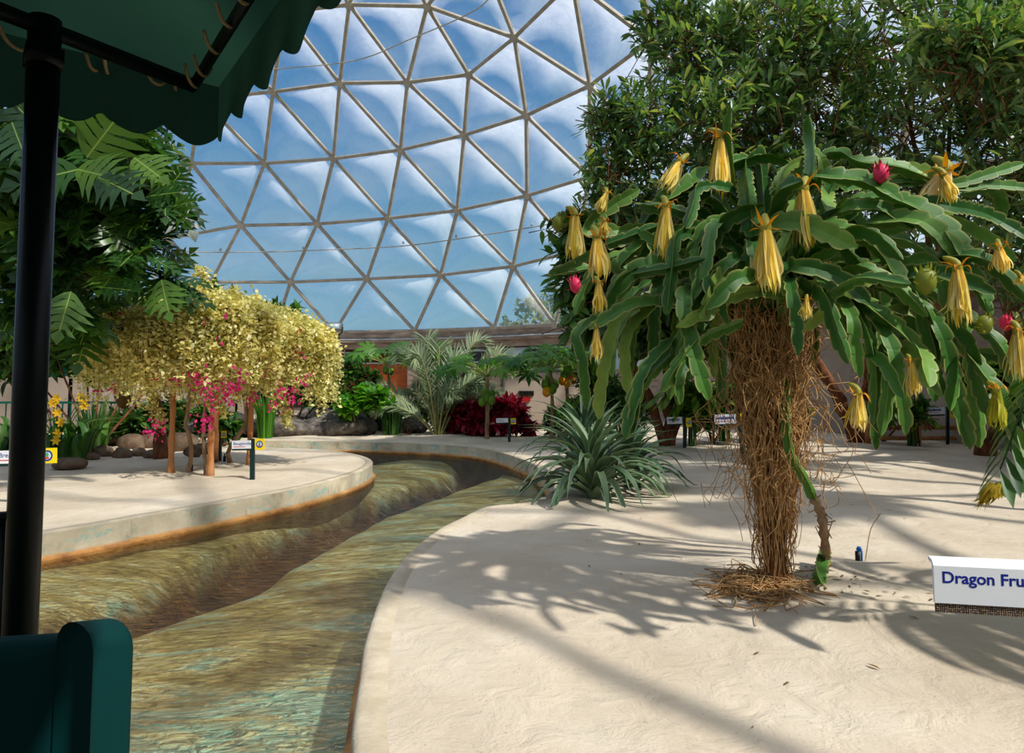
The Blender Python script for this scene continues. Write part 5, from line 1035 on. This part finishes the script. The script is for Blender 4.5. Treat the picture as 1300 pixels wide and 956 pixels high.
for (pa, pb) in (((274, 16), (302, 36)), ((258, 50), (284, 69)), ((245, 81), (268, 98)), ((234, 92), (255, 114)), ((221, 103), (225, 114)), ((131, 73), (141, 100)), ((108, 78), (131, 90)), ((183, 95), (214, 108)), ((-5, 40), (42, 69)), ((296, -8), (322, 3))):
    q_ = MB(); a_, b_ = G(*pa, zc-.004), G(*pb, zc-.004); tube(q_, catmull([a_+[0, 0, .02], (a_*.7+b_*.3)+[0, 0, -.006], (a_*.3+b_*.7)+[0, 0, -.006], b_+[0, 0, .02]], 12), .0038, 7); q_.build('lacing', CORD, boat)
pt = G(57, 37, zc); Yp = pt[1]; pbm = PD(25, 815, Yp); q_ = MB(); pbm = pt+(pbm-pt)*1.35; tube(q_, [pbm, pt+[0, 0, .02]], .0285, 16)
for s_ in (.3,): box(q_, pt+[0, 0, -.06], (.062, .062, .03), rz=.7)
pole = q_.build('canopy_pole', BLK, boat)
q_ = MB(); a_ = PD(10, 655, Yp+.02); tube(q_, [a_+[0, 0, 0], a_+[0, 0, -.45]], .017, 10); tube(q_, [PD(-60, 660, Yp), PD(40, 654, Yp)], .010, 8); q_.build('hand_rail', BLK, boat)
# seat back: shell with a thicker rounded end cap
Ys = 1.05; sa, sb_ = PD(-60, 822, Ys*.8), PD(150, 790, Ys)
def seatpart(xa, ya, xb, yb, depth, th, nm, capx):
    q_ = MB(); A2, B2 = PD(xa, ya, Ys-.06), PD(xb, yb, Ys); d_ = B2-A2; d_[2] = 0; L_ = np.linalg.norm(d_); d_ = d_/L_; nrm = np.array([-d_[1], d_[0], 0]); V = []; pr_ = []
    for a in np.linspace(0, PI, 9): pr_.append((math.cos(a)*th, math.sin(a)*th*.8))
    pr_ = [(th, -.5)]+pr_+[(-th, -.5)]; k_ = len(pr_); rows = 10
    for i in range(rows):
        t = i/(rows-1); s = L_*t; e = 1-.9*max(0, (t-.86)/.14)**3*capx; c_ = A2+d_*s+[0, 0, (B2[2]-A2[2])*t-th*.8-(.02*max(0, (t-.8)/.2)**3*capx)]
        for (x, z) in pr_: V.append(c_+nrm*x*e+[0, 0, z])
    Fc = [(i*k_+j, (i+1)*k_+j, (i+1)*k_+j+1, i*k_+j+1) for i in range(rows-1) for j in range(k_-1)]+[tuple((rows-1)*k_+j for j in range(k_)), tuple(range(k_-1, -1, -1))]
    q_.add(V, Fc); return q_.build(nm, TSEAT, boat)
seatpart(-90, 815, 108, 803, 0, .03, 'seat_back', 0); seatpart(96, 790, 153, 784, 0, .042, 'seat_end_cap', 1)
# hull side below the seat
q_ = MB(); hc = K+dl*.95+dr*1.1; hc[2] = -.0; box(q_, hc, (2.1, 1.75, .55), rz=math.atan2(dr[1], dr[0]), bev=.05); q_.build('hull', TSEAT, boat)

# ------------------------------------------------------------------ light, sky, camera
sv = unit(np.array([.56, -.42, .72])); sun = bpy.data.lights.new('sun', 'SUN'); sun.energy = 7.2; sun.angle = math.radians(1.5); sun.color = (1, .95, .86); so = bpy.data.objects.new('sun', sun); COL.objects.link(so)
from mathutils import Vector
so.rotation_euler = Vector((-sv[0], -sv[1], -sv[2])).to_track_quat('-Z', 'Y').to_euler(); so.location = (20, -8, 30)
wd = bpy.data.worlds.new('sky'); S.world = wd; wd.use_nodes = True; nt = wd.node_tree; nt.nodes.clear(); L = nt.links
tc = N(nt, 'ShaderNodeTexCoord'); sx = N(nt, 'ShaderNodeSeparateXYZ'); L.new(tc.outputs['Generated'], sx.inputs[0])
sky = ramp(nt, sx.outputs[2], [(0.0, C((170, 208, 226))), (.12, C((140, 190, 220))), (.35, C((84, 148, 204))), (.6, C((60, 122, 190))), (1, C((50, 100, 168)))])
mp = N(nt, 'ShaderNodeMapping'); mp.inputs['Scale'].default_value = (1, 1, 2.2); L.new(tc.outputs['Generated'], mp.inputs[0])
cl = ramp(nt, noise(nt, 2.2, 7, .6, mp.outputs[0], .4), [(.5, (0, 0, 0, 1)), (.8, (.35, .35, .35, 1))])
mx = N(nt, 'ShaderNodeMix', data_type='RGBA'); L.new(cl, mx.inputs[0]); L.new(sky, mx.inputs[6]); mx.inputs[7].default_value = (1, 1, 1, 1)
bg = N(nt, 'ShaderNodeBackground'); bg.inputs[1].default_value = .95; L.new(mx.outputs[2], bg.inputs[0]); wo = N(nt, 'ShaderNodeOutputWorld'); L.new(bg.outputs[0], wo.inputs[0])
cam = bpy.data.cameras.new('camera'); co = bpy.data.objects.new('camera', cam); COL.objects.link(co); S.camera = co
cam.sensor_fit = 'HORIZONTAL'; cam.sensor_width = 36; cam.lens = F/1300*36; cam.shift_y = -(478-433)/1300; cam.clip_start = .02; cam.clip_end = 2000
co.location = (0, 0, HC); co.rotation_euler = (PI/2+TH, 0, 0)
S.view_settings.view_transform = 'Standard'; S.view_settings.look = 'None'; S.view_settings.exposure = 0; S.view_settings.gamma = 1; S.view_settings.use_curve_mapping = False
cy = S.cycles; cy.max_bounces = 7; cy.diffuse_bounces = 3; cy.glossy_bounces = 3; cy.transmission_bounces = 5; cy.transparent_max_bounces = 12; cy.caustics_refractive = False; cy.caustics_reflective = False; cy.use_denoising = True; cy.sample_clamp_indirect = 5
for o in bpy.data.objects:
    if '_o' in o.keys(): del o['_o']
